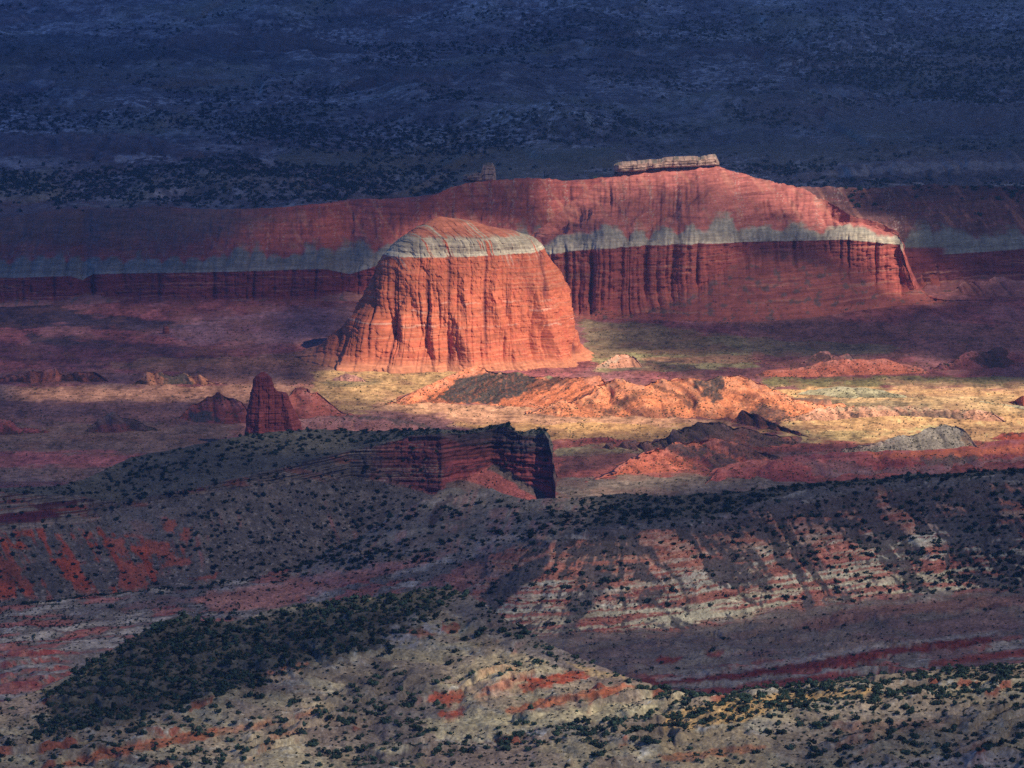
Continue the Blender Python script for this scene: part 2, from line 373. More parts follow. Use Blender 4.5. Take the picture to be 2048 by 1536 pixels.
    C = mix(C, (.55, .45, .38), up_ * sst(.75, .95, fbm(X / 1.1, S.Y / 1.6 + Z, 2, seed + 27) + .45 * sst(.3, .8, spur)) * .6)   # fallen blocks
    C = mix(C, (.13, .11, .09), sst(.25, .6, fbm(X / 9, Z / 6, 4, seed + 28)) * sst(1.05, .8, T) * .7)
    C = mix(C, cols.get('cliff', (.40, .105, .07)), sst(1802, 1808, U) * sst(1900, 1880, U) * sst(492, 498, V) * (T > 1.5))
    if paint is not None: C = paint(S, C)
    C = tint(C, 1 + .18 * n + .12 * nb)
    for k, pnm in enumerate(part_names):
        r0 = S.seg[k] if k < 4 else S.seg[4]
        r1 = S.seg[k + 1] if k < len(part_names) - 1 else len(X) - 1
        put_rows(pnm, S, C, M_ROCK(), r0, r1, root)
    return S
GZ = -1.5
root = empty('mesa', (-250, 5500, 0), label='long low mesa wall stretching off behind the big orange butte, dull purple red', cat='mesa', group='layered mesas of the valley')
escarp('mesa', root, [
    dict(v=[(-1400, 640), (0, 614), (200, 610), (400, 604), (640, 603), (1160, 603)], z=GZ),
    dict(v=[(-1400, 620), (0, 598), (100, 600), (150, 594), (175, 586), (205, 594), (500, 598), (640, 592), (690, 584), (740, 590), (1160, 590)], s=18),
    dict(v=[(-1400, 575), (0, 556), (140, 552), (165, 560), (185, 548), (400, 545), (650, 538), (700, 548), (760, 530), (900, 515), (1160, 505)], s=76),
    dict(v=[(-1400, 530), (0, 515), (300, 510), (420, 508), (560, 500), (700, 492), (760, 485), (850, 480), (1160, 450)], s=20),
    dict(v=[(-1400, 470), (0, 436), (120, 418), (220, 420), (300, 412), (400, 418), (480, 418), (540, 415), (640, 408), (700, 402), (735, 398), (790, 403), (840, 403), (865, 392), (900, 373), (930, 366), (960, 362), (1000, 358), (1060, 355), (1100, 358), (1150, 362), (1180, 358), (1260, 352)], s=[(-1400, 12), (200, 14), (500, 25), (1160, 28)]),
    dict(back=60, z=[(-1400, 60), (500, 62), (1160, 90)]), dict(back=260, z=-4)], -1400, 1260, 31,
    ['talus', 'red_cliff', 'pale_layer', 'upper_slope'], amp=(.8, 3, 4, 2.6, 6), lam=30,
    scal=.3, cols=dict(pale=(.31, .28, .23), cliff=(.27, .065, .065), talus=(.36, .16, .14), upper=(.38, .105, .085)),
    paint=lambda S, C: mix(C, (.22, .14, .12), region(S.U, S.V, [(-1400, 380), (430, 400), (560, 440), (340, 490), (-1400, 530)], 40, 30, 3) * .9))
root = empty('mesa', (300, 5500, 0), label='dark shaded mesa wall behind the far end of the tallest flat topped mesa', cat='mesa', group='layered mesas of the valley')
escarp('mesa', root, [
    dict(v=[(1300, 604), (1830, 592), (2048, 582), (3300, 560)], z=GZ),
    dict(v=[(1300, 590), (1830, 575), (1900, 562), (1960, 552), (2048, 556), (3300, 520)], s=18),
    dict(v=[(1300, 520), (1800, 515), (1900, 508), (2048, 498), (3300, 450)], s=70),
    dict(v=[(1300, 480), (1800, 474), (1850, 462), (1900, 455), (1960, 466), (2048, 462), (3300, 420)], s=20),
    dict(v=[(1300, 400), (1500, 380), (1600, 372), (1750, 374), (1850, 368), (2048, 372), (3300, 350)], s=17),
    dict(back=90, z=40), dict(back=260, z=-4)], 1300, 3300, 47,
    ['talus', 'red_cliff', 'pale_layer', 'upper_slope'], amp=(1, 3, 3.5, 3.5, 5), lam=24, gl=40,
    cols=dict(pale=(.25, .25, .21), cliff=(.20, .05, .05), talus=(.34, .13, .12), upper=(.17, .08, .075)))
MESA = empty('mesa', (150, 5400, 0), label='tallest mesa, flat rim rock on its red dome, cream band above fluted cliffs', cat='mesa', group='layered mesas of the valley')
BM = escarp('mesa', MESA, [
    dict(v=[(1040, 630), (1130, 636), (1250, 641), (1400, 645), (1500, 644), (1600, 638), (1700, 628), (1800, 616), (1900, 608), (2000, 602)], z=GZ),
    dict(v=[(1040, 618), (1120, 622), (1200, 622), (1260, 616), (1300, 604), (1340, 590), (1400, 572), (1440, 545), (1480, 520), (1515, 502), (1560, 497), (1620, 506), (1645, 504), (1700, 535), (1760, 565), (1830, 584), (1900, 602), (2000, 601)], s=34),
    dict(v=[(1040, 516), (1100, 508), (1160, 500), (1220, 496), (1300, 492), (1400, 487), (1500, 484), (1600, 482), (1700, 480), (1760, 486), (1805, 490), (1812, 520), (1822, 560), (1832, 590), (1900, 601), (2000, 600)], s=80),
    dict(v=[(1040, 480), (1090, 472), (1130, 462), (1180, 450), (1240, 448), (1300, 456), (1350, 445), (1400, 450), (1450, 446), (1520, 448), (1600, 455), (1660, 452), (1700, 440), (1740, 446), (1780, 456), (1800, 472), (1808, 495), (1822, 561), (1832, 591), (1900, 600), (2000, 599)], s=40),
    dict(v=[(1040, 479), (1060, 470), (1100, 440), (1140, 405), (1190, 368), (1232, 347), (1260, 342), (1435, 332), (1460, 340), (1500, 350), (1560, 365), (1605, 375), (1640, 395), (1670, 408), (1700, 430), (1740, 440), (1775, 452), (1795, 465), (1803, 478), (1808, 497), (1823, 562), (1833, 592), (1900, 599), (2000, 598)], s=33),
    dict(back=40, z=[(1040, 40), (1230, 112), (1440, 118), (1600, 85), (1800, 50), (1850, -3), (2000, -3)]), dict(back=220, z=-4)], 1040, 2000, 61,
    ['talus', 'red_cliff', 'pale_layer', 'upper_slope'], amp=(1.4, 6, 9.5, 6, 11), lam=24,
    cols=dict(talus=(.42, .12, .085), cliff=(.44, .11, .08), upper=(.45, .145, .115)), gl=31)

# ================================================================== free standing buttes and spires (closed all round)
def butte(name, root, prof, Yc, depth, seed, parts, colfn, amp=(1, 5), bigs=1.5, ribs=(), nth=900, dz=.45, lam=17, pw=2.4, zb=-2, lean=0):
    """prof: [(v, left u, right u)] silhouette from top to base; a ring of rock per height"""
    p = np.array(prof, float); xl, _, z = at(p[:, 1], p[:, 0], Yc); xr, _, _ = at(p[:, 2], p[:, 0], Yc)
    o = np.argsort(z); z, xl, xr = z[o], xl[o], xr[o]
    Zr = np.arange(zb, z[-1], dz); Zr = np.append(Zr, z[-1])
    L = np.interp(Zr, z, xl); Rr = np.interp(Zr, z, xr); c = (L + Rr) / 2; w = np.maximum((Rr - L) / 2, .05)
    dd = np.interp(Zr, [a[0] for a in depth], [a[1] for a in depth]) * w
    th = np.linspace(-math.pi, math.pi, nth, endpoint=False)
    ct, st = np.cos(th), np.sin(th)
    rr = (np.abs(ct) ** pw + np.abs(st) ** pw) ** (-1 / pw)
    S = Sheet(); Z = Zr[:, None] + 0 * th[None]
    X0 = c[:, None] + w[:, None] * (rr * ct)[None]; Y0 = Yc + lean * Zr[:, None] - dd[:, None] * (rr * st)[None]
    frac = (Z - zb) / (z[-1] - zb)
    q = X0 + .6 * (Y0 - Yc)                                 # runs along the face
    qs = np.where(Y0 < Yc, X0, 500 - X0)
    S.Z = Z; fl = flute(S, qs, seed, lam, .18)
    A = np.interp(frac, np.linspace(0, 1, len(amp)), amp)
    led = pn(Z / 1.7, q / 40, seed + 1) * .4 + pn(Z / .6, q / 20, seed + 2) * .22
    big = pn(q / 34, Z / 260, seed + 5) + .6 * pn(q / 15, Z / 130, seed + 6)
    d = A * big * bigs - A * (1.05 - fl) * .95 + led * min(1, w[0] / 60) + .5 * fbm(q / 6, Z / 8, 4, seed + 3) * min(1, w[0] / 40)
    for (ua, va, ub, vb, wb, hb) in ribs:              # buttresses: a sharp rib widening from its apex to its foot
        xa, _, za = at(ua, va, Yc - 40); xb, _, zf = at(ub, vb, Yc - 90); f = np.clip((za - Z) / (za - zf), 0, 1.3)
        xc = xa + (xb - xa) * f + .8 * pn(Z / 12, 0 * Z, seed + 30); ww = np.maximum(wb * f ** .8, .3); r_ = np.clip(1 - np.abs(X0 - xc) / ww, 0, 1)
        d = d + hb * f ** .9 * r_ ** .8 * (Y0 < Yc) * (f > 0)
    d = d + .55 * blocks(q, Z, 3.4, 2.6, seed) + .5 * blocks(q, Z, 8, 6, seed + 2)
    d = d * sst(0, 6, np.minimum(w, dd))[:, None]
    d += 5.5 * sst(9, -2, Z) ** 2 * (.9 + 1.1 * np.abs(pn(q / 11, 0 * q, seed + 4)) + .4 * pn(q / 3, Z / 3, seed + 14)) * min(1, w[0] / 60)          # apron of scree
    nx = ct * dd[:, None]; ny = -st * w[:, None]; nl = np.sqrt(nx ** 2 + ny ** 2) + 1e-6
    S.X = X0 + nx / nl * d; S.Y = Y0 + ny / nl * d; S.fl = fl; S.q = q
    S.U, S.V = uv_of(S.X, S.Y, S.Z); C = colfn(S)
    zs = [zb] + [b for _, b in parts[:-1]] + [1e9]
    for (pn_, _), a, b in zip(parts, zs[:-1], zs[1:]):
        i0 = np.searchsorted(Zr, a); i1 = min(np.searchsorted(Zr, b) + 1, len(Zr)); sl = slice(i0, i1)
        if i1 - i0 < 2: continue
        me = grid_mesh(pn_, S.X[sl], S.Y[sl], S.Z[sl], C[sl], True)
        if len(parts) == 1 and root is None:
            ob = link_mesh(name, me, M_ROCK())
        else: ob = link_mesh(pn_, me, M_ROCK(), root)
        SURF.append((name, S.X[sl].ravel(), S.Y[sl].ravel(), S.Z[sl].ravel()))
    return S, (ob if len(parts) == 1 else root)

def butte_col(S):
    z, q = S.Z, S.q; n = fbm(q / 10, z / 7, 4, 70); nb = fbm(q / 3, z / 3, 3, 71); nh = pn(z / 1.4 + .5 * n, q / 120, 72)
    C = colour(S, (.58, .16, .08)); C = mix(C, (.44, .10, .055), sst(0, .5, n) * .6)
    C = mix(C, (.66, .32, .19), sst(.3, .62, nh) * .35)
    for zz in (52, 44.5, 33): C = mix(C, (.72, .50, .38), sst(.9, .3, np.abs(z - zz - 1.2 * n)) * sst(-.2, .3, fbm(q / 18, z * 0, 2, int(zz))) * .4)
    C = mix(C, (.30, .08, .06), sst(.35, .7, pn(z / .8, q / 25, 74) + .5 * nb) * .35)
    C = mix(C, (.14, .04, .04), sst(.75, .35, S.fl) * .75)  # shade of the clefts put into the rock colour
    edge = 88.5 + (S.X + 34) * .028 + .5 * nb
    streak = fbm(q / 2.2, z / 60, 3, 75)
    C = mix(C, (.62, .40, .30), sst(14, 2, edge - z) * sst(0, .5, streak) * sst(-.1, .3, fbm(q / 25, z * 0, 2, 77)) * .8)   # pale wash below the cream layer
    pale = sst(-.4, .3, z - edge) * sst(104.5 + 3 * streak + 3.5 * fbm(q / 12, z * 0, 2, 79), 102, z)
    C = mix(C, (.50, .17, .10), sst(99, 103, z))
    C = mix(C, (.52, .44, .31), pale); C = mix(C, (.30, .25, .19), pale * sst(.3, .7, rdg(q / 4, z / 40, 2, 80)) * .5)
    C = mix(C, (.66, .58, .42), pale * sst(4.5, 2, z - edge) * .8)
    C = mix(C, (.36, .33, .24), pale * sst(.25, .6, pn(z / .7, q / 40, 76) + .5 * nb) * .5)
    C = mix(C, (.66, .27, .14), sst(9, 1, z) * .75)
    return tint(C, 1 + .16 * n + .12 * nb)
BUTTE = empty('butte', (-40, 5010, 0), label='big sunlit orange butte with tall fluted faces, cream band and small red peak', cat='butte')
butte('butte', BUTTE, [(437, 879, 882), (441, 870, 900), (446, 858, 945), (452, 848, 962), (460, 832, 985), (468, 818, 1030), (480, 800, 1068),
    (490, 788, 1080), (500, 778, 1086), (512, 768, 1092), (530, 758, 1103), (545, 748, 1118), (570, 738, 1132), (600, 718, 1143), (640, 692, 1152), (670, 668, 1160), (690, 648, 1164),
    (700, 632, 1168), (712, 610, 1172)],
    5010, [(0, .80), (60, .72), (92, .62), (118, .8)], 81, [('red_face', 89), ('cream_band', 104.5), ('summit', 0)], butte_col, amp=(3, 7.5, 8.5, 7, 5.5, 4, 2.5, 1.2, .5), nth=1800, dz=.4, lam=24, lean=.14, bigs=1.2, ribs=[(928, 545, 940, 728, 19, 17), (812, 588, 812, 716, 20, 15), (982, 572, 1030, 722, 15, 10), (1062, 545, 1105, 722, 15, 11), (770, 560, 728, 738, 20, 12), (862, 560, 872, 730, 9, 6), (1000, 500, 985, 640, 8, 4), (720, 640, 700, 742, 10, 7)])

def spire_col(S, a=(.27, .065, .06), b=(.13, .035, .04), c=(.36, .12, .10)):
    z, q = S.Z, S.q; n = fbm(q / 5, z / 4, 4, 170); nh = pn(z / 1.1 + .4 * n, q / 60, 172)
    C = colour(S, a); C = mix(C, b, sst(0, .5, nh) * .6); C = mix(C, c, sst(.2, .6, -nh) * .5); C = mix(C, (.08, .02, .03), sst(.7, .3, S.fl) * .5)
    return tint(C, 1 + .2 * n)
S_, o = butte('rock_spire', None, [(744, 522, 530), (748, 516, 535), (754, 509, 541), (757, 508, 544), (768, 506, 547), (781, 503, 551), (784, 503, 558), (786, 501, 574), (800, 499, 579), (820, 495, 590), (840, 493, 598), (860, 490, 603), (885, 487, 607), (895, 485, 609)],
    4500, [(0, .55), (60, .5)], 91, [('rock_spire', 0)], spire_col, amp=(.9, .9, .7), nth=480, dz=.3, lam=7, pw=4, bigs=.5, ribs=[(560, 800, 575, 885, 5, 3), (515, 780, 512, 885, 4, 2.5)])
tag(o, 'tall dark red rock spire with a steep fin shaped shoulder behind the juniper ridge', 'rock spire')
S_, o = butte('rock_pillar', None, [(652, 328, 335), (655, 326, 337), (672, 325, 338)], 5140, [(0, .8), (20, .8)], 95, [('rock_pillar', 0)],
    lambda S: spire_col(S, (.20, .06, .05)), amp=(.3, .3), nth=80, dz=.3, lam=5)
tag(o, 'small lone dark rock pillar standing on the purple flats', 'rock pillar')
# rim rock on the tallest mesa: a broken slab with an undercut
def slab(name, parent, pts, Yc, dep, seed, col, thick_v):
    """pts [(u, top v)], a ledge of blocks"""
    u = np.arange(pts[0][0], pts[-1][0] + .8, .8); top = P1(pts, u); bot = P1(thick_v, u)
    nb = np.floor(u / 9 + 1.5 * pn(u / 14, u * 0, seed)); top = top + 1.6 * pn(nb * .73, nb * 0 + .5, seed + 1)
    yc = P1(Yc, u); yf = yc - dep / 2 + 1.2 * pn(u / 16, u * 0, seed + 2) + 1.0 * pn(nb * .61, nb * 0, seed + 3); yb = yc + dep / 2
    prof = [(0, 3.2), (.18, 2.4), (.2, .6), (.42, .3), (.46, 1.6), (.5, -.4), (.72, -.6), (.76, .9), (.8, -.3), (.97, -.2), (1, 1.0)]
    rows = []
    e = sst(0, 10, u - u[0]) * sst(0, 6, u[-1] - u)
    zt = at(u, top, yc)[2]; zb_ = at(u, bot, yc)[2]
    for f, off in prof: rows.append((yf + off + .8 * pn(u / 9, u * 0 + f * 9, seed + 4), zb_ + (zt - zb_) * f))
    rows.append((yb, zt + .6)); rows.append((yb + 1, zb_ - 3))
    S = Sheet(); S.Y = np.array([r[0] for r in rows]); S.Z = np.array([r[1] for r in rows])
    S.Y = yc + (S.Y - yc) * np.maximum(e, .03)
    k = (S.Z - CZ) / S.Y; b = (k * CP + SP) / (CP - k * SP); S.X = (u[None] - 1024) / F * S.Y / (CP + b * SP)
    C = colour(S, col); n = fbm(S.X / 3, S.Z / 2, 3, seed + 6); C = mix(C, np.array(col) * .35, sst(.1, .4, pn(S.Z / 1.1, S.X / 20, seed + 7) + .5 * n) * .8); C = mix(C, np.array(col) * .3, sst(.35, .6, pn(S.X / 2.2, S.Z / 6, seed + 8)) * .7)
    C = mix(C, (.13, .13, .10), (S.Z > zt - .2) * sst(-.2, .3, n) * .7)
    SURF.append((name, S.X.ravel(), S.Y.ravel(), S.Z.ravel()))
    me = grid_mesh(name, S.X, S.Y, S.Z, tint(C, 1 + .3 * n)); me.polygons.foreach_set('use_smooth', np.zeros(len(me.polygons), bool)); return link_mesh(name, me, M_ROCK(), parent)
r4 = BM.seg[4]
ycr = [(float(BM.u[0, i]), float(BM.Y[r4, i]) + 4) for i in range(0, BM.u.shape[1], 20)]
slab('rim_rock', MESA, [(1228, 331), (1236, 328), (1262, 326), (1300, 323), (1322, 321), (1330, 318), (1380, 316), (1400, 317), (1418, 313), (1430, 312), (1438, 326)], ycr, 22, 7, (.52, .34, .26), [(1228, 343), (1290, 340), (1300, 335), (1350, 334), (1438, 329)])
o = slab('rock_outcrop', None, [(926, 352), (940, 350), (950, 346), (962, 344), (966, 330), (984, 327), (990, 334), (992, 356)], 5530, 14, 17, (.44, .32, .27), [(926, 358), (992, 366)])
tag(o, 'small blocky grey rock outcrop standing on the crest of the long mesa', 'rock outcrop')

# ================================================================== hills of the valley
def hill(name, crest, base, s, seed, base_col, amp=2.0, lam=16, width=60, patches=(), zb=-2.5, skew=.4, strata=.35, ease=.3, kind='structure', label=None, cat=None, rock=False, mids=None, du=1.7, dv=1.2):
    u0, u1 = max(crest[0][0], base[0][0]), min(crest[-1][0], base[-1][0])
    def taper(l):
        uu = np.unique(np.concatenate([np.arange(u0, u1, 4.0), [p[0] for p in l], [u1]])); uu = uu[(uu >= u0) & (uu <= u1)]
        tw = min(60, .22 * (u1 - u0)); e = sst(u0 - 1, u0 + tw, uu) if u0 > -60 else 1.0; e = e * (sst(u1 + 1, u1 - tw, uu) if u1 < 2090 else 1.0)
        b = P1(base, uu); return list(zip(uu, b + (P1(l, uu) - b) * np.maximum(e, .02)))
    crest = taper(crest); mids = [(taper(m), ms) for m, ms in (mids or [])]
    lines = [dict(v=base, z=zb)] + [dict(v=m, s=ms) for m, ms in (mids or [])] + [dict(v=crest, s=s, ease=ease), dict(back=width, z=zb - 1, ease=-.6)]
    nm = len(lines) - 2
    def disp(S):
        e = np.sin(np.clip(S.T / nm, 0, 1.6) * math.pi / 1.6) ** .7 * sst(u0, u0 + 25, S.u) * sst(u1, u1 - 25, S.u)
        g = rdg(S.X / lam + skew * S.Z / 9 + .4 * fbm(S.X / 40, S.Z / 14, 2, seed), S.Y / 150, 3, seed + 1, .36)
        rl = rdg(S.X / (lam * .28) + skew * S.Z / 5 + .8 * g, S.Y / 60, 2, seed + 8)
        return -amp * 1.5 * e * g - .22 * amp * e * rl + .04 * amp * fbm(S.X / 5, S.Y / 7, 3, seed + 2) * e
    S = loft(lines, u0, u1, du, dv, disp); X, Z, U, V = S.X, S.Z, S.U, S.V
    n = fbm(X / 12, Z / 5 + S.Y / 30, 4, seed + 3); nb = fbm(X / 2.5, (Z + S.Y * .3) / 2.5, 3, seed + 4)
    g = rdg(X / lam + skew * Z / 9 + .4 * fbm(X / 40, Z / 14, 2, seed), S.Y / 150, 3, seed + 1, .36)
    C = colour(S, base_col); bc = np.array(base_col)
    C = mix(C, bc * .72, sst(.1, .5, n) * .6); C = mix(C, np.minimum(bc * 1.25 + .05, .8), sst(.1, .5, -n) * .5)
    C = mix(C, bc * .6, sst(.2, .6, pn(Z / 1.3 + .3 * n, X / 60, seed + 5)) * strata)
    C = mix(C, bc * .3 + .015, sst(.62, .85, g + .25 * nb) * .75)
    C = mix(C, np.minimum(bc * 1.15 + .1, .8), sst(nm - .35, nm - .05, S.T) * sst(-.2, .3, n) * .6)
    for k, pt in enumerate(patches):
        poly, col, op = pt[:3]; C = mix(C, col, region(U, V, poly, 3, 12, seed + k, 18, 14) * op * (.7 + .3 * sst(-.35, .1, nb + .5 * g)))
    C = tint(C, 1 + .13 * nb)
    o = put(name, S, C, M_ROCK() if rock else material('badland_soil', bump=.1)); tag(o, label, cat, kind=kind); return S
DK = (.045, .033, .028)
# the large orange badland hills
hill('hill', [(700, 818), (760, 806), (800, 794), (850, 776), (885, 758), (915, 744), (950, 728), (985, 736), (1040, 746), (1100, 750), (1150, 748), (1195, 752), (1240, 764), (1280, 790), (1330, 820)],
     [(700, 822), (850, 816), (900, 814), (960, 816), (1060, 820), (1150, 828), (1230, 836), (1330, 838)], 16, 200, (.66, .20, .085), 2.6, 18, 80,
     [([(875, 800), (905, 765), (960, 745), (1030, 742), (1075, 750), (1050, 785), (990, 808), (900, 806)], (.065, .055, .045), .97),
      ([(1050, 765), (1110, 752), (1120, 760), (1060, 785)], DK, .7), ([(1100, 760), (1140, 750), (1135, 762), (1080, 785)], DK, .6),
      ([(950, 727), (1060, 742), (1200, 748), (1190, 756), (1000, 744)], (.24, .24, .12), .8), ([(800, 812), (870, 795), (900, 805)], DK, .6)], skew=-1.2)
hill('hill', [(1020, 826), (1100, 808), (1150, 790), (1190, 768), (1215, 752), (1250, 758), (1290, 762), (1312, 752), (1340, 750), (1370, 752), (1400, 752), (1440, 748), (1465, 741), (1480, 743), (1500, 752), (1530, 768), (1560, 780), (1590, 792), (1640, 804), (1690, 806), (1800, 816)],
     [(1020, 832), (1100, 838), (1190, 844), (1290, 848), (1420, 850), (1540, 849), (1600, 845), (1650, 838), (1800, 828)], 17, 210, (.72, .245, .105), 3.8, 30, 110,
     [([(1385, 762), (1400, 752), (1450, 750), (1445, 775), (1435, 805), (1445, 815), (1420, 800)], (.07, .055, .045), .95),
      ([(1300, 762), (1330, 775), (1390, 800), (1410, 830), (1370, 805), (1310, 775)], DK, .7),
      ([(1200, 830), (1240, 800), (1300, 770), (1290, 785), (1240, 820)], DK, .55), ([(1245, 840), (1270, 815), (1330, 815), (1360, 842)], (.20, .08, .05), .7),
      ([(1500, 840), (1520, 805), (1560, 820), (1600, 848)], (.12, .07, .055), .9), ([(1190, 842), (1260, 790), (1275, 790), (1220, 845)], DK, .5), ([(1360, 752), (1395, 770), (1415, 800), (1400, 800), (1375, 775)], DK, .5), ([(1570, 782), (1640, 785), (1690, 800), (1650, 806), (1590, 800)], (.18, .13, .09), .9)], ease=.45)
hill('hill', [(1500, 850), (1570, 834), (1635, 815), (1680, 808), (1760, 808), (1850, 812), (1960, 818), (2010, 826), (2040, 846)],
     [(1500, 853), (1640, 846), (1760, 842), (1880, 846), (1990, 850), (2040, 852)], 24, 220, (.62, .30, .17), 1.8, 14, 70,
     [([(1700, 822), (1716, 822), (1716, 840), (1700, 840)], DK, .9), ([(1780, 820), (1920, 822), (1925, 838), (1880, 842), (1800, 832)], (.14, .10, .07), .8),
      ([(1640, 808), (2000, 812), (2000, 822), (1640, 818)], (.45, .34, .2), .7)])
hill('hill', [(1560, 786), (1620, 782), (1680, 776), (1740, 778), (1800, 790), (1870, 800), (1960, 803), (2048, 812), (2100, 830)],
     [(1560, 790), (1680, 802), (1800, 808), (1960, 815), (2048, 828), (2100, 835)], 9, 225, (.46, .40, .22), .8, 20, 90,
     [([(1680, 795), (1780, 786), (1880, 800), (1800, 812), (1700, 806)], (.16, .14, .08), .7)])
hill('hill', [(1475, 746), (1500, 746), (1550, 741), (1600, 734), (1640, 724), (1670, 717), (1720, 716), (1770, 718), (1800, 728), (1850, 742), (1930, 750)],
     [(1475, 752), (1520, 760), (1600, 762), (1700, 760), (1800, 755), (1880, 754), (1930, 754)], 20, 230, (.56, .16, .09), 1.0, 18, 90, [([(1590, 735), (1660, 715), (1640, 730)], DK, .7)])
hill('hill', [(1560, 738), (1600, 724), (1625, 712), (1640, 700), (1655, 702), (1668, 708), (1680, 712), (1690, 704), (1706, 704), (1716, 716), (1730, 722)],
     [(1560, 740), (1620, 735), (1680, 730), (1730, 728)], 26, 236, (.36, .14, .11), 1.6, 10, 40, [([(1600, 726), (1632, 708), (1660, 712), (1640, 730)], DK, .8), ([(1700, 705), (1730, 712), (1725, 730), (1690, 716)], (.28, .19, .15), .7)])
hill('hill', [(1800, 744), (1860, 734), (1900, 720), (1930, 706), (1950, 700), (1975, 698), (1993, 690), (2010, 694), (2040, 702), (2100, 700), (2200, 720)],
     [(1800, 746), (1880, 748), (1960, 742), (2048, 736), (2200, 730)], 20, 240, (.27, .08, .075), 2.2, 14, 70, [([(1940, 720), (1980, 692), (2010, 700), (2030, 730), (1990, 740)], DK, .8)])
hill('hill', [(1160, 740), (1190, 732), (1215, 718), (1232, 708), (1250, 706), (1268, 710), (1280, 718), (1290, 730), (1298, 738)],
     [(1160, 743), (1220, 743), (1260, 740), (1298, 740)], 32, 244, (.60, .27, .16), 1.4, 8, 22, [([(1160, 742), (1200, 728), (1232, 712), (1240, 716), (1210, 742)], (.5, .38, .26), .7)], rock=True, strata=.7)
hill('hill', [(1440, 832), (1465, 820), (1490, 818), (1520, 830), (1560, 848), (1600, 862), (1650, 880)], [(1440, 850), (1500, 862), (1560, 872), (1600, 880), (1650, 884)], 22, 250, (.36, .11, .075), 2, 12, 40,
     [([(1440, 822), (1500, 816), (1590, 860), (1620, 880), (1550, 862), (1480, 845)], DK, .75)])
hill('hill', [(1080, 900), (1200, 890), (1300, 874), (1350, 858), (1375, 842), (1400, 838), (1422, 833), (1445, 838), (1480, 846), (1530, 858), (1570, 868), (1620, 878), (1680, 886)],
     [(1080, 903), (1260, 908), (1340, 915), (1420, 915), (1500, 905), (1580, 898), (1680, 890)], 21, 255, (.20, .09, .07), 4.4, 18, 70,
     [([(1300, 890), (1380, 845), (1440, 838), (1430, 870), (1360, 895)], (.085, .06, .055), .85), ([(1478, 862), (1500, 868), (1492, 888), (1474, 880)], (.50, .15, .09), .9),
      ([(1560, 865), (1600, 878), (1560, 882)], (.55, .18, .10), .9), ([(1410, 845), (1500, 862), (1600, 890), (1540, 900), (1430, 870)], (.13, .085, .07), .6)], skew=.9)
hill('hill', [(1040, 1000), (1120, 978), (1190, 952), (1230, 930), (1262, 912), (1285, 900), (1305, 887), (1325, 886), (1350, 880), (1400, 872), (1440, 875), (1500, 886), (1560, 905), (1600, 925), (1640, 935)],
     [(1040, 1004), (1200, 966), (1300, 952), (1380, 950), (1460, 952), (1560, 948), (1640, 940)], 22, 260, (.56, .155, .085), 4.6, 22, 80,
     [([(1318, 888), (1360, 885), (1440, 905), (1500, 940), (1480, 955), (1400, 950), (1385, 920), (1345, 905)], (.10, .075, .07), .9),
      ([(1384, 925), (1415, 905), (1425, 945), (1395, 955)], (.42, .12, .085), .8), ([(1430, 880), (1500, 888), (1560, 910), (1510, 925), (1450, 900)], (.10, .075, .07), .8),
      ([(1530, 900), (1640, 905), (1640, 925), (1540, 922)], (.12, .10, .10), .7)], skew=.9)
hill('hill', [(1380, 952), (1430, 935), (1480, 920), (1520, 916), (1560, 918), (1620, 926), (1680, 935)], [(1380, 954), (1450, 956), (1560, 958), (1620, 952), (1680, 940)], 14, 266, (.46, .135, .10), 1.4, 18, 60)
hill('hill', [(1640, 905), (1700, 892), (1760, 880), (1800, 872), (1840, 862), (1860, 852), (1890, 848), (1925, 849), (1950, 856), (1964, 868), (1970, 890), (1974, 902)],
     [(1640, 912), (1720, 912), (1800, 910), (1880, 904), (1974, 903)], 30, 270, (.33, .28, .21), 1.6, 12, 30, [([(1925, 852), (1968, 865), (1972, 902), (1930, 895)], (.42, .26, .14), .6), ([(1640, 900), (1700, 892), (1800, 880), (1700, 908)], (.4, .24, .18), .5)])
hill('hill', [(1380, 945), (1560, 925), (1700, 908), (1800, 906), (1900, 903), (1975, 894), (2048, 886), (2300, 870)],
     [(1380, 985), (1600, 972), (1700, 960), (1800, 955), (2048, 938), (2300, 920)], 7, 275, (.42, .10, .08), 2.4, 30, 120,
     [([(1600, 925), (1700, 920), (1760, 945), (1640, 960)], (.30, .17, .15), .7), ([(1830, 920), (1900, 908), (1970, 915), (1940, 930), (1850, 932)], (.16, .13, .10), .8),
      ([(1650, 945), (1800, 935), (2048, 915), (2100, 940), (1700, 975)], (.34, .22, .20), .6), ([(1740, 908), (2100, 885), (2100, 905), (1760, 918)], (.60, .17, .08), .9)], skew=.2)
hill('hill', [(1950, 876), (1975, 868), (2010, 864), (2100, 862), (2300, 855)], [(1950, 880), (1990, 886), (2100, 884), (2300, 880)], 26, 278, (.55, .12, .06), 1, 12, 40, [([(1975, 866), (2100, 862), (2100, 868), (1975, 872)], DK, .9)], rock=True)
hill('hill', [(1990, 800), (2020, 792), (2048, 790), (2300, 785)], [(1990, 802), (2030, 815), (2048, 820), (2300, 825)], 34, 279, (.50, .12, .06), 1, 10, 40)
hill('hill', [(1100, 893), (1130, 885), (1160, 875), (1200, 872), (1240, 878), (1280, 890)], [(1100, 896), (1180, 898), (1280, 896)], 14, 280, (.42, .105, .075), .8, 16, 40)
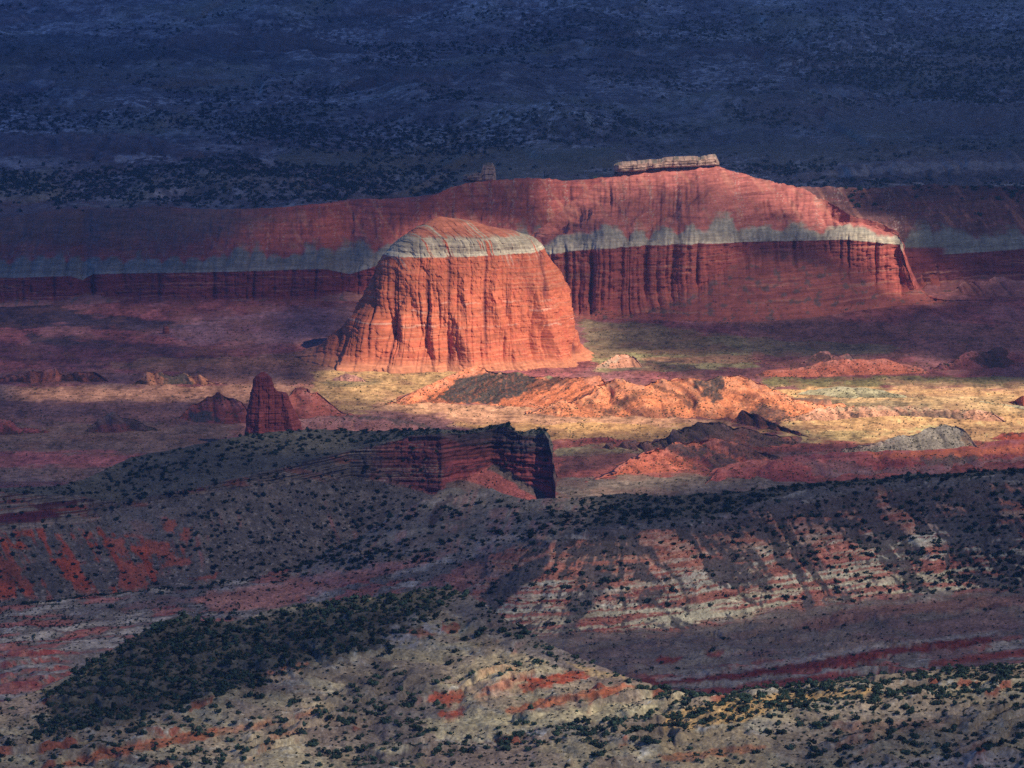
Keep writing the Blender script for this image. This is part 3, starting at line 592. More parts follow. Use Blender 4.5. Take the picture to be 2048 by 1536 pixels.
# small pinkish hills near the foot of the big butte
hill('hill', [(640, 768), (665, 755), (690, 745), (715, 750), (745, 765), (762, 772)], [(640, 771), (700, 774), (762, 774)], 20, 284, (.46, .20, .14), 1.0, 9, 30, [([(640, 768), (690, 744), (700, 752), (660, 770)], (.2, .11, .09), .8)])
hill('hill', [(560, 775), (600, 765), (640, 772), (650, 778)], [(560, 779), (600, 782), (650, 780)], 14, 286, (.56, .22, .14), .6, 10, 20)
# orange bluffs on the other side
def bluff(c, b, seed, col, pt): hill('hill', c, b, 26, seed, col, 2.2, 11, 60, pt)
bluff([(-300, 760), (-60, 756), (0, 752), (40, 742), (80, 737), (110, 736), (130, 748), (150, 740), (190, 738), (225, 742), (245, 755)], [(-300, 770), (0, 768), (60, 770), (140, 768), (200, 770), (245, 768)], 290, (.50, .15, .09),
      [([(0, 770), (30, 752), (60, 765)], DK, .8), ([(125, 742), (160, 738), (175, 768), (128, 770)], DK, .8), ([(190, 742), (240, 748), (240, 770), (180, 768)], DK, .6)])
bluff([(235, 765), (260, 756), (290, 745), (313, 739), (340, 746), (370, 745), (400, 752), (430, 760), (470, 765), (505, 775)], [(235, 774), (300, 778), (360, 778), (430, 778), (505, 777)], 295, (.62, .25, .13),
      [([(236, 776), (262, 758), (296, 757), (288, 778)], DK, .9), ([(310, 742), (350, 748), (372, 745), (385, 765), (400, 778), (350, 778), (330, 760)], (.11, .10, .07), .9), ([(470, 768), (505, 770), (500, 778)], DK, .4)])
hill('hill', [(340, 832), (365, 815), (395, 800), (415, 790), (432, 784), (440, 785), (455, 790), (470, 797), (490, 802), (520, 803)], [(340, 840), (420, 848), (470, 850), (520, 850)], 26, 300, (.30, .08, .07), 2.0, 12, 40,
     [([(370, 848), (385, 825), (420, 822), (450, 845)], (.08, .08, .08), .9), ([(395, 802), (435, 783), (470, 797), (430, 800)], (.12, .05, .05), .8)], rock=True)
hill('hill', [(490, 856), (550, 812), (575, 795), (587, 776), (600, 773), (617, 774), (622, 783), (635, 778), (645, 786), (665, 805), (690, 822), (730, 832), (790, 836)], [(490, 862), (620, 858), (680, 850), (790, 842)], 27, 304, (.42, .12, .09), 2.0, 14, 50,
     [([(586, 773), (620, 773), (620, 781), (588, 782)], (.14, .05, .05), .9)], rock=True)
hill('hill', [(150, 868), (165, 850), (190, 840), (210, 828), (228, 824), (245, 830), (270, 834), (290, 845), (320, 855), (350, 862)], [(150, 872), (230, 872), (350, 866)], 22, 308, (.11, .06, .06), 1.8, 10, 40,
     [([(180, 868), (200, 850), (260, 848), (280, 866)], (.20, .06, .06), .7)])
hill('hill', [(-200, 838), (0, 838), (25, 840), (35, 850), (60, 856), (100, 862), (150, 868)], [(-200, 880), (0, 876), (60, 872), (150, 871)], 22, 312, (.28, .07, .065), 1.6, 14, 50, [([(-10, 876), (10, 850), (40, 862), (30, 880)], DK, .8)])
hill('hill', [(520, 880), (560, 850), (600, 836), (640, 830), (700, 829), (760, 833), (830, 843), (880, 855), (905, 866)], [(520, 905), (640, 900), (760, 892), (905, 880)], 9, 316, (.48, .20, .16), 1.0, 24, 60, [([(600, 830), (700, 826), (830, 840), (880, 852), (880, 858), (700, 833)], (.12, .11, .08), .8)])
hill('hill', [(1780, 540), (1800, 520), (1830, 517), (1870, 524), (1895, 540), (1915, 555), (1935, 560)], [(1780, 590), (1830, 590), (1870, 588), (1935, 580)], 60, 320, (.38, .10, .07), 2.0, 10, 40, rock=True, strata=.6, ease=0)
hill('hill', [(1880, 580), (1910, 560), (1925, 557), (1950, 562), (1975, 560), (1990, 550), (2005, 553), (2025, 560), (2080, 558), (2300, 560)], [(1880, 590), (1960, 600), (2048, 600), (2300, 600)], 20, 324, (.36, .14, .12), 1.2, 10, 40)

# low rises of the far plain
FP = (.15, .12, .12)
OC = (.50, .46, .44)
hill('hill', [(180, 112), (290, 88), (380, 64), (470, 60), (560, 62), (640, 72), (780, 108)], [(180, 118), (480, 122), (780, 120)], 9, 330, FP, 5, 60, 150)
hill('hill', [(-300, 246), (-60, 250), (60, 256), (180, 255), (300, 262), (350, 280), (420, 305), (480, 330)], [(-300, 335), (100, 340), (300, 342), (480, 336)], 10, 332, (.17, .12, .12), 6, 50, 150, [([(220, 310), (340, 312), (370, 332), (240, 330)], OC, .8), ([(80, 262), (300, 266), (290, 276), (90, 274)], (.3, .22, .2), .6)])
hill('hill', [(1570, 242), (1610, 226), (1640, 210), (1650, 206), (1664, 216), (1690, 230), (1740, 242)], [(1570, 246), (1650, 250), (1740, 246)], 18, 334, (.17, .11, .12), 3, 30, 60)
hill('hill', [(660, 176), (730, 146), (800, 138), (900, 136), (980, 146), (1080, 172)], [(660, 182), (860, 190), (1080, 180)], 9, 336, (.13, .10, .10), 5, 50, 150, [([(780, 150), (1000, 152), (1040, 170), (820, 180)], (.34, .27, .27), .6)])
hill('hill', [(1320, 118), (1370, 96), (1440, 90), (1540, 88), (1600, 106), (1660, 128)], [(1320, 124), (1480, 130), (1660, 132)], 9, 338, (.13, .09, .10), 4, 45, 150, [([(1360, 112), (1500, 108), (1520, 118), (1380, 122)], OC, .6)])
hill('hill', [(1440, 208), (1500, 180), (1560, 170), (1640, 162), (1720, 176), (1800, 204)], [(1440, 214), (1620, 216), (1800, 210)], 10, 340, (.15, .12, .13), 6, 40, 120, [([(1600, 176), (1700, 178), (1740, 195), (1640, 196)], OC, .6)])
hill('hill', [(700, 358), (750, 350), (790, 342), (830, 346), (880, 356)], [(700, 360), (800, 364), (880, 359)], 12, 342, (.34, .19, .18), 2, 20, 40)
hill('hill', [(1520, 368), (1620, 340), (1740, 318), (1850, 306), (1960, 300), (2100, 296), (2400, 290)], [(1520, 372), (1740, 374), (2100, 372), (2400, 366)], 8, 344, (.20, .16, .16), 5, 40, 160, [([(1640, 345), (1800, 325), (2100, 322), (2100, 335), (1780, 345), (1660, 358)], OC, .6), ([(1600, 360), (2100, 345), (2100, 362), (1620, 370)], (.08, .07, .08), .6)])
hill('hill', [(-300, 160), (0, 158), (120, 150), (260, 156), (400, 170)], [(-300, 190), (100, 196), (400, 182)], 9, 346, (.14, .11, .12), 5, 45, 120, [([(60, 160), (300, 166), (290, 178), (70, 172)], OC, .5)])

# ================================================================== the ridges in front
def sheet_cols(S, seed):
    X, Z, Y = S.X, S.Z, S.Y
    return fbm(X / 22, Y / 22 + Z / 8, 4, seed), fbm(X / 3.2, Y / 6 + Z / 2.5, 4, seed + 1), fbm(X / 70, Y / 90, 3, seed + 2)
# --- dark cliff ridge
def cliff_ridge():
    root = empty('cliff_ridge', (-200, 3600, 60), label='dark juniper topped ridge ending in a maroon banded cliff in front of the spire', cat='ridge')
    rim = [(-600, 1010), (0, 986), (130, 990), (240, 1006), (400, 974), (500, 952), (600, 928), (700, 902), (820, 872), (880, 866), (940, 868), (985, 858), (1010, 854), (1022, 858), (1045, 872), (1090, 868), (1102, 885), (1107, 935), (1112, 1010), (1130, 1080), (1200, 1110)]
    def disp(S):
        t, x = S.T, S.X
        A = np.interp(t, [0, .3, .9, 1.1, 1.9, 2, 3], [.3, 1.6, 1.4, 1, .9, .5, .4])
        g = rdg(x / 20 + .4 * S.Z / 14, S.Y / 90, 4, 401); fl = flute(S, x, 402, 16)
        w = sst(.9, 1.05, t)
        led = pn(S.Z / 2.2 + .2 * pn(x / 30, S.Y * 0, 3), x / 90, 403) * 1.2 + pn(S.Z / .8, x / 40, 404) * .5
        return -A * (g * (1 - w) + (1.1 - fl) * (1.0 + 1.3 * sst(860, 900, S.u)) * w) + led * sst(.95, 1.05, t) * sst(2.08, 1.98, t) + (.7 * blocks(x, S.Z, 3.6, 1.6, 77) + .8 * blocks(x, S.Z, 9, 4, 78)) * sst(.95, 1.03, t) * sst(2.06, 1.98, t) + .35 * fbm(x / 5, S.Y / 5, 4, 405)
    S = loft([dict(v=[(-600, 1240), (0, 1214), (200, 1188), (400, 1176), (530, 1155), (620, 1130), (700, 1105), (1100, 1085), (1200, 1120)], z=70),
              dict(v=[(-600, 1066), (0, 1056), (150, 1042), (240, 1014), (400, 983), (500, 964), (600, 958), (690, 950), (740, 956), (800, 962), (845, 978), (884, 994), (915, 968), (940, 955), (985, 928), (1030, 958), (1080, 985), (1105, 1004), (1130, 1085), (1200, 1115)], s=29, ease=.25),
              dict(v=rim, s=[(-600, 50), (200, 50), (420, 70), (1200, 76)]),
              dict(v=[(-600, 990), (0, 975), (120, 972), (175, 955), (260, 915), (300, 906), (340, 900), (430, 881), (500, 868), (560, 862), (640, 858), (720, 862), (800, 860), (870, 857), (930, 861), (985, 850), (1010, 846), (1022, 849), (1030, 860), (1045, 864), (1065, 856), (1088, 858), (1098, 866), (1104, 886), (1108, 940), (1113, 1012), (1131, 1082), (1200, 1112)], s=[(-600, 4), (300, 8), (800, 3), (880, 20), (1110, 20)]),
              dict(back=90, z=[(-600, 90), (800, 112), (1090, 95), (1110, 20), (1200, 10)]), dict(back=180, z=-4)], -600, 1200, 1.8, 1.5, disp)
    X, Y, Z, T, U, V = S.X, S.Y, S.Z, S.T, S.U, S.V
    n, nb, nl = sheet_cols(S, 410)
    C = colour(S, (.145, .125, .115)); C = mix(C, (.21, .17, .14), sst(-.1, .5, n) * .6); C = mix(C, (.24, .21, .18), sst(.35, .6, nb) * .5)
    st = rdg(X / 9 + .35 * Z / 9, Z / 80, 3, 415)
    chute = sst(.45, .8, st) * sst(.95, .4, T) * sst(.05, .4, T)
    C = mix(C, (.34, .11, .10), chute * sst(-.1, .3, nl + .4 * n) * .75)
    C = mix(C, (.40, .34, .30), sst(.55, .75, nb) * sst(1, .3, T) * .6)
    C = mix(C, (.42, .085, .045), region(U, V, [(-600, 1050), (120, 1040), (240, 1060), (380, 1100), (330, 1150), (300, 1185), (-600, 1220)], 14, 26, 5, 30, 26) * sst(-.1, .25, fbm(X / 7 + Z / 10, Z / 34, 4, 417) + .4 * n) * .92)
    for k, q in enumerate([[(255, 1040), (300, 1045), (310, 1070), (270, 1062)], [(320, 1035), (350, 1040), (348, 1068), (325, 1055)], [(365, 1060), (385, 1055), (375, 1085), (360, 1080)], [(290, 1080), (340, 1085), (350, 1120), (300, 1110)], [(330, 1120), (385, 1112), (380, 1128), (325, 1135)], [(215, 1075), (250, 1080), (255, 1115), (220, 1100)], [(240, 1120), (290, 1130), (295, 1170), (235, 1180)], [(380, 1160), (440, 1145), (430, 1160)]]):
        C = mix(C, (.40, .11, .07), region(U, V, q, 3, 8, k, 14, 14) * .85)
    C = mix(C, (.075, .065, .06), region(U, V, [(0, 1100), (60, 1115), (110, 1150), (150, 1180), (60, 1180), (-60, 1150)], 8, 14, 8) * .5)
    # the banded cliff
    cl = sst(.93, 1.0, T + .04 * n) * sst(2.03, 1.97, T + .05 * n)
    h = pn(Z / 1.25 + .35 * n + X * .004, X / 120, 420); h2 = pn(Z / .55 + .2 * n, X / 50, 421)
    cc = colour(S, (.25, .075, .075)); cc = mix(cc, (.05, .025, .035), sst(.05, .35, h) * .9); cc = mix(cc, (.32, .26, .22), sst(.35, .5, h2 - .2 * h) * sst(900, 840, U) * .8)
    cc = mix(cc, (.34, .10, .09), sst(.1, .45, -h) * .6)
    gc = colour(S, (.15, .125, .115)); gc = mix(gc, (.33, .27, .22), sst(.0, .4, h2 + .3 * n)); gc = mix(gc, (.05, .04, .045), sst(.2, .45, h) * .8); gc = mix(gc, (.26, .08, .06), sst(.2, .5, n) * .7)
    cc = mix(cc, gc, sst(800, 660, U + 70 * nl))
    C = mix(C, cc, cl)
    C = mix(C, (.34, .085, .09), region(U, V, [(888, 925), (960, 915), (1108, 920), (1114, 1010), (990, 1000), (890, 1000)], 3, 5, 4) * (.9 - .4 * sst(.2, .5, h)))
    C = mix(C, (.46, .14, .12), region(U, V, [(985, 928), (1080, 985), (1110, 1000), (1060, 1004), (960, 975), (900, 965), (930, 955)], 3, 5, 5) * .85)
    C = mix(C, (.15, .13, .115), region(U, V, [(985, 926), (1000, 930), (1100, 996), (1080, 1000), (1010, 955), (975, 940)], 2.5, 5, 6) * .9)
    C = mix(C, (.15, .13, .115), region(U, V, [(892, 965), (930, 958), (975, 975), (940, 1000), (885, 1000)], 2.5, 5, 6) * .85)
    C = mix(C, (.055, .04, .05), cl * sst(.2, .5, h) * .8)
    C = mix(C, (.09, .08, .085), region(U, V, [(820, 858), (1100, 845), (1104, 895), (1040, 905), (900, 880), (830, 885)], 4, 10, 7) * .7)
    h3 = pn(Z / 1.1 + .3 * n, X / 90, 445); nose_ = sst(260, 200, U) * sst(.93, 1., T + .04 * n) * sst(2.1, 2.0, T + .05 * n)
    C = mix(C, (.32, .26, .22), nose_ * sst(.1, .4, h3) * .7); C = mix(C, (.30, .07, .05), nose_ * sst(.1, .5, -h3) * .8)
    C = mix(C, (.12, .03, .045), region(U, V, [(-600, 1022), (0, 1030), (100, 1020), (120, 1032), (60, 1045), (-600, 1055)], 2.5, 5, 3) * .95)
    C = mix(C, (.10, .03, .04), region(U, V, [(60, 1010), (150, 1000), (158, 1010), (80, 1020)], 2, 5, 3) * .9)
    C = mix(C, (.16, .14, .13), region(U, V, [(170, 980), (240, 1000), (330, 1040), (330, 1080), (240, 1070), (180, 1020)], 6, 10, 3) * .8)
    crack = rdg(X / 5 + .3 * n, Z / 30, 2, 447); C = mix(C, (.05, .03, .04), cl * sst(.6, .9, crack) * .6)
    C = mix(C, (.13, .125, .10), sst(1.98, 2.05, T) * .85)
    C = mix(C, (.34, .26, .20), region(U, V, [(400, 975), (600, 945), (700, 930), (880, 925), (886, 960), (760, 950), (600, 968), (300, 1010), (340, 1000)], 5, 12, 12) * sst(.15, .45, h2) * .85)
    C = tint(C, 1 + .2 * nb + .12 * n)
    for k, nm in enumerate(['scree_slope', 'banded_cliff', 'juniper_top']):
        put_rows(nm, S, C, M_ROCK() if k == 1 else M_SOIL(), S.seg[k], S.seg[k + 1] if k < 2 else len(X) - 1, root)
    return S
CR = cliff_ridge()
# --- banded badland ridge and the pink gullies
def midground():
    def spur(S): return rdg(S.X / 17 + np.interp(S.u, [1000, 1200, 1300, 1380], [-2.2, -1.5, 1.2, 2.4]) * (S.T - 1.9) + .75 * fbm(S.X / 34, S.Z / 24, 3, 451), S.Y * 0 + .3, 3, 452, .6)
    def mled(S):
        x, y = S.X, S.Y; ph = (y - .30 * x) / 24 + 1.1 * fbm(x / 80, y / 80, 3, 458) + .3 * fbm(x / 14, y / 14, 3, 459)
        return ph % 1, 3.6 * sst(-.3, .5, fbm(x / 60, y / 40, 3, 460)) 
    def disp(S):
        t, x = S.T, S.X; left = sst(980, 820, S.u)
        A = np.interp(t, [0, .8, 1, 1.3, 1.8, 2, 3, 5], [.8, 1.2, 1.5, 4.6, 2.6, .8, .7, .5]) * (1 - .5 * left) * (.35 + .65 * sst(1120, 1260, S.u))
        g = spur(S); fl = rdg(x / 24 + .02 * S.Y, S.Y / 26, 4, 453)
        w = sst(.95, 1.1, t) * sst(2.0, 1.85, t)
        bench = 1.8 * pn(S.Z / 1.9 + .3 * pn(x / 25, S.Y * 0, 455), x / 80, 456) * sst(.9, 1, t) * sst(2.1, 1.9, t)
        fr, hh = mled(S); bench = bench + hh * (sst(0, .2, fr) - fr) * sst(1.02, .9, t)
        return -A * (g * w + fl * (1 - w)) + bench + (1 - w) * 1.2 * sst(.1, .25, fbm(x / 60 - .01 * S.Y, S.Y / 18, 3, 457)) + .3 * fbm(x / 4, S.Y / 4, 4, 454)
    S = loft([dict(v=[(-600, 1760), (0, 1680), (2700, 1660)], z=138),
              dict(v=[(-600, 1300), (0, 1290), (250, 1284), (600, 1276), (1150, 1270), (1240, 1268), (1340, 1262), (1440, 1240), (1500, 1235), (1560, 1222), (1640, 1212), (1800, 1187), (2048, 1172), (2700, 1140)], s=2.7, n=170),
              dict(v=[(-600, 1240), (0, 1217), (200, 1190), (400, 1178), (530, 1156), (620, 1128), (700, 1112), (900, 1112), (1000, 1090), (1100, 1068), (1200, 1058), (1324, 1040), (1420, 1035), (1480, 1018), (1530, 998), (1580, 988), (1650, 975), (1750, 966), (1900, 958), (2048, 946), (2700, 900)], s=[(-600, 7), (600, 8), (950, 20), (1100, 30), (2700, 30)]),
              dict(v=[(-600, 1236), (0, 1212), (300, 1180), (400, 1172), (530, 1150), (620, 1122), (700, 1083), (760, 1052), (830, 1012), (860, 995), (880, 984), (905, 978), (940, 980), (985, 975), (1003, 986), (1060, 1001), (1110, 1000), (1180, 992), (1250, 990), (1330, 997), (1400, 990), (1480, 986), (1560, 974), (1650, 962), (1750, 956), (1850, 949), (2048, 935), (2700, 886)], s=[(-600, 3), (600, 8), (800, 15), (1000, 12), (1200, 5), (2700, 4)]),
              dict(back=50, z=[(-600, 120), (800, 150), (2700, 160)]), dict(back=170, z=[(-600, 60), (1000, 30), (2700, -4)])], -600, 2700, 1.9, 1.5, disp)
    X, Y, Z, T, U, V = S.X, S.Y, S.Z, S.T, S.U, S.V
    n, nb, nl = sheet_cols(S, 460); g = spur(S)
    C = colour(S, (.19, .165, .15))
    # pink and white gully land
    b = fbm(X / 50 + Y / 60, (Y - X * .35) / 11 + .4 * n, 4, 465); b2 = pn(X / 60, (Y - X * .3) / 4.5 + .8 * n, 466)
    C = mix(C, (.40, .15, .125), sst(.05, .3, b) * .85); C = mix(C, (.46, .42, .37), sst(.12, .35, -b + .2 * b2) * .7); C = mix(C, (.26, .06, .065), sst(.25, .5, b2) * sst(-.1, .2, b) * .75)
    C = mix(C, (.17, .15, .145), sst(.1, .4, nl) * .75)
    fr, hh = mled(S); sc = sst(.22, .14, fr) * sst(-.03, .03, fr) * sst(.5, 1.6, hh) * sst(1.02, .95, T); lp = sst(.18, .24, fr) * sst(.4, .28, fr) * sst(.5, 1.6, hh) * sst(1.02, .95, T)
    C = mix(C, (.30, .06, .055), sc * sst(-.3, .1, nl + .5 * n) * .8); C = mix(C, (.44, .41, .37), lp * sst(-.3, .2, n) * .7)
    C = mix(C, (.48, .22, .18), region(U, V, [(380, 1195), (620, 1150), (820, 1110), (940, 1100), (700, 1165), (560, 1215), (430, 1225)], 5, 14, 2) * .8)
    # flats under the banded slope
    C = mix(C, (.215, .175, .155), region(U, V, [(1000, 1235), (1350, 1262), (1640, 1212), (2100, 1172), (2100, 1270), (1700, 1300), (1200, 1360), (1050, 1300)], 6, 14, 4, 60, 16) * .85)
    C = mix(C, (.26, .15, .14), sst(.2, .5, nl + .3 * n) * sst(1, .8, T) * sst(1100, 1200, U) * .7)
    for k, (q, col, o) in enumerate([
        ([(1200, 1362), (1360, 1352), (1480, 1338), (1560, 1332), (1620, 1320), (1700, 1306), (1830, 1288), (1980, 1270), (1992, 1280), (1930, 1296), (1800, 1306), (1730, 1322), (1600, 1342), (1450, 1360), (1250, 1375)], (.18, .035, .032), .9),
        ([(1340, 1385), (1480, 1372), (1700, 1342), (1720, 1350), (1560, 1378), (1380, 1395)], (.27, .065, .055), .9),
        ([(1850, 1325), (2060, 1296), (2060, 1310), (1860, 1336)], (.27, .065, .05), .85),
        ([(1300, 1336), (1390, 1302), (1450, 1290), (1490, 1300), (1420, 1322), (1360, 1340)], (.34, .30, .25), .7), ([(1320, 1312), (1370, 1316), (1350, 1326), (1310, 1325)], (.30, .06, .045), .9), ([(1410, 1302), (1450, 1302), (1440, 1314), (1415, 1312)], (.30, .06, .045), .8),
        ([(1580, 1258), (1700, 1215), (2060, 1188), (2060, 1210), (1760, 1232), (1640, 1262)], (.30, .12, .10), .5),
        ([(1600, 1318), (1700, 1286), (1760, 1275), (1740, 1290), (1660, 1312)], (.40, .30, .24), .7),
        ([(1310, 1358), (1480, 1336), (1640, 1308), (1820, 1280), (2000, 1262), (2000, 1270), (1820, 1289), (1640, 1318), (1480, 1344), (1320, 1364)], (.40, .37, .34), .8)]):
        C = mix(C, col, region(U, V, q, 2.2, 7, k, 30, 12) * o)
    # banded slope
    f = sst(.98, 1.05, T + .05 * n) * sst(2.0, 1.93, T + .06 * n) * sst(860, 1000, U + 30 * n)
    z0 = Z + X * .012 + .5 * n
    z0 = z0 + .5 * nb; z0 = z0 - .045 * X; h = pn(z0 / 1.7, X / 60, 470) * 1.1; h2 = pn(z0 / .8, X / 40, 471)
    bc = colour(S, (.44, .37, .28)); bc = mix(bc, (.36, .13, .10), sst(-.02, .18, h) * .9); bc = mix(bc, (.46, .45, .38), sst(.12, .35, -h) * .9)
    bc = mix(bc, (.20, .04, .04), sst(.28, .42, h2) * .85); bc = mix(bc, (.42, .17, .12), sst(1.35, 1.7, T + .2 * n) * .65)
    bc = mix(bc, (.55, .50, .32), sst(1.4, 1.15, T) * sst(0, .3, -h) * .6)
    debris = sst(.54, .74, 1.0 * g + .30 * n + .18 * nb + .32 * rdg(X / 4.2 + np.interp(S.u, [1000, 1200, 1300, 1380], [-8, -5, 4, 8]) * (T - 1.9), Y * 0, 2, 473) + .4 * sst(1.65, 2, T) - .15 * sst(1.5, 1.1, T) - .14 * sst(1560, 1400, U) + .05 * sst(1800, 2000, U))
    bc = mix(bc, (.078, .072, .078), debris * .93)
    C = mix(C, bc, f)
    C = mix(C, (.10, .095, .10), region(U, V, [(960, 1190), (1010, 1150), (1085, 1110), (1105, 1110), (1080, 1150), (1020, 1195), (985, 1225)], 4, 6, 3) * .95)
    C = mix(C, (.09, .085, .09), region(U, V, [(1110, 1270), (1150, 1200), (1200, 1150), (1240, 1100), (1225, 1160), (1170, 1230), (1135, 1280)], 5, 10, 5) * .85)
    C = mix(C, (.105, .10, .105), region(U, V, [(1850, 1000), (2200, 960), (2200, 1180), (1950, 1170), (1900, 1090)], 18, 30, 6) * sst(-.2, .3, n) * .8)
    # rim and the juniper flat behind it
    rim = sst(1.88, 1.97, T + .03 * n) * sst(930, 1050, U)
    C = mix(C, (.115, .11, .12), rim * .9); C = mix(C, (.36, .34, .32), rim * sst(.4, .55, pn(X / 20, T * 14, 480) + .3 * nb) * .6)
    C = mix(C, (.125, .12, .105), sst(2.02, 2.12, T) * sst(1000, 1200, U + 60 * n) * .85)
    # grey knoll
    kn = region(U, V, [(560, 1160), (620, 1118), (760, 1045), (880, 975), (1010, 972), (1130, 995), (1240, 1010), (1150, 1060), (980, 1098), (800, 1120), (650, 1150)], 8, 16, 7)
    C = mix(C, (.21, .185, .16), kn * .9); C = mix(C, (.30, .26, .22), kn * sst(.1, .5, n + .4 * nb) * .6)
    C = mix(C, (.34, .18, .16), kn * sst(.35, .7, rdg(X / 8 - T * 1.4, Y * 0, 2, 481)) * sst(-.2, .2, n) * .6)
    C = mix(C, (.08, .06, .065), region(U, V, [(855, 1045), (870, 1010), (905, 985), (905, 1000), (880, 1030), (868, 1060)], 3, 5, 8) * .8)
    C = mix(C, (.50, .40, .33), region(U, V, [(915, 1092), (975, 1072), (1030, 1068), (1060, 1075), (960, 1092)], 2, 6, 9) * .6)
    C = tint(C, 1 + .2 * nb + .1 * n)
    o = put('badlands', S, C, M_SOIL()); tag(o, kind='structure'); return S
MG = midground()

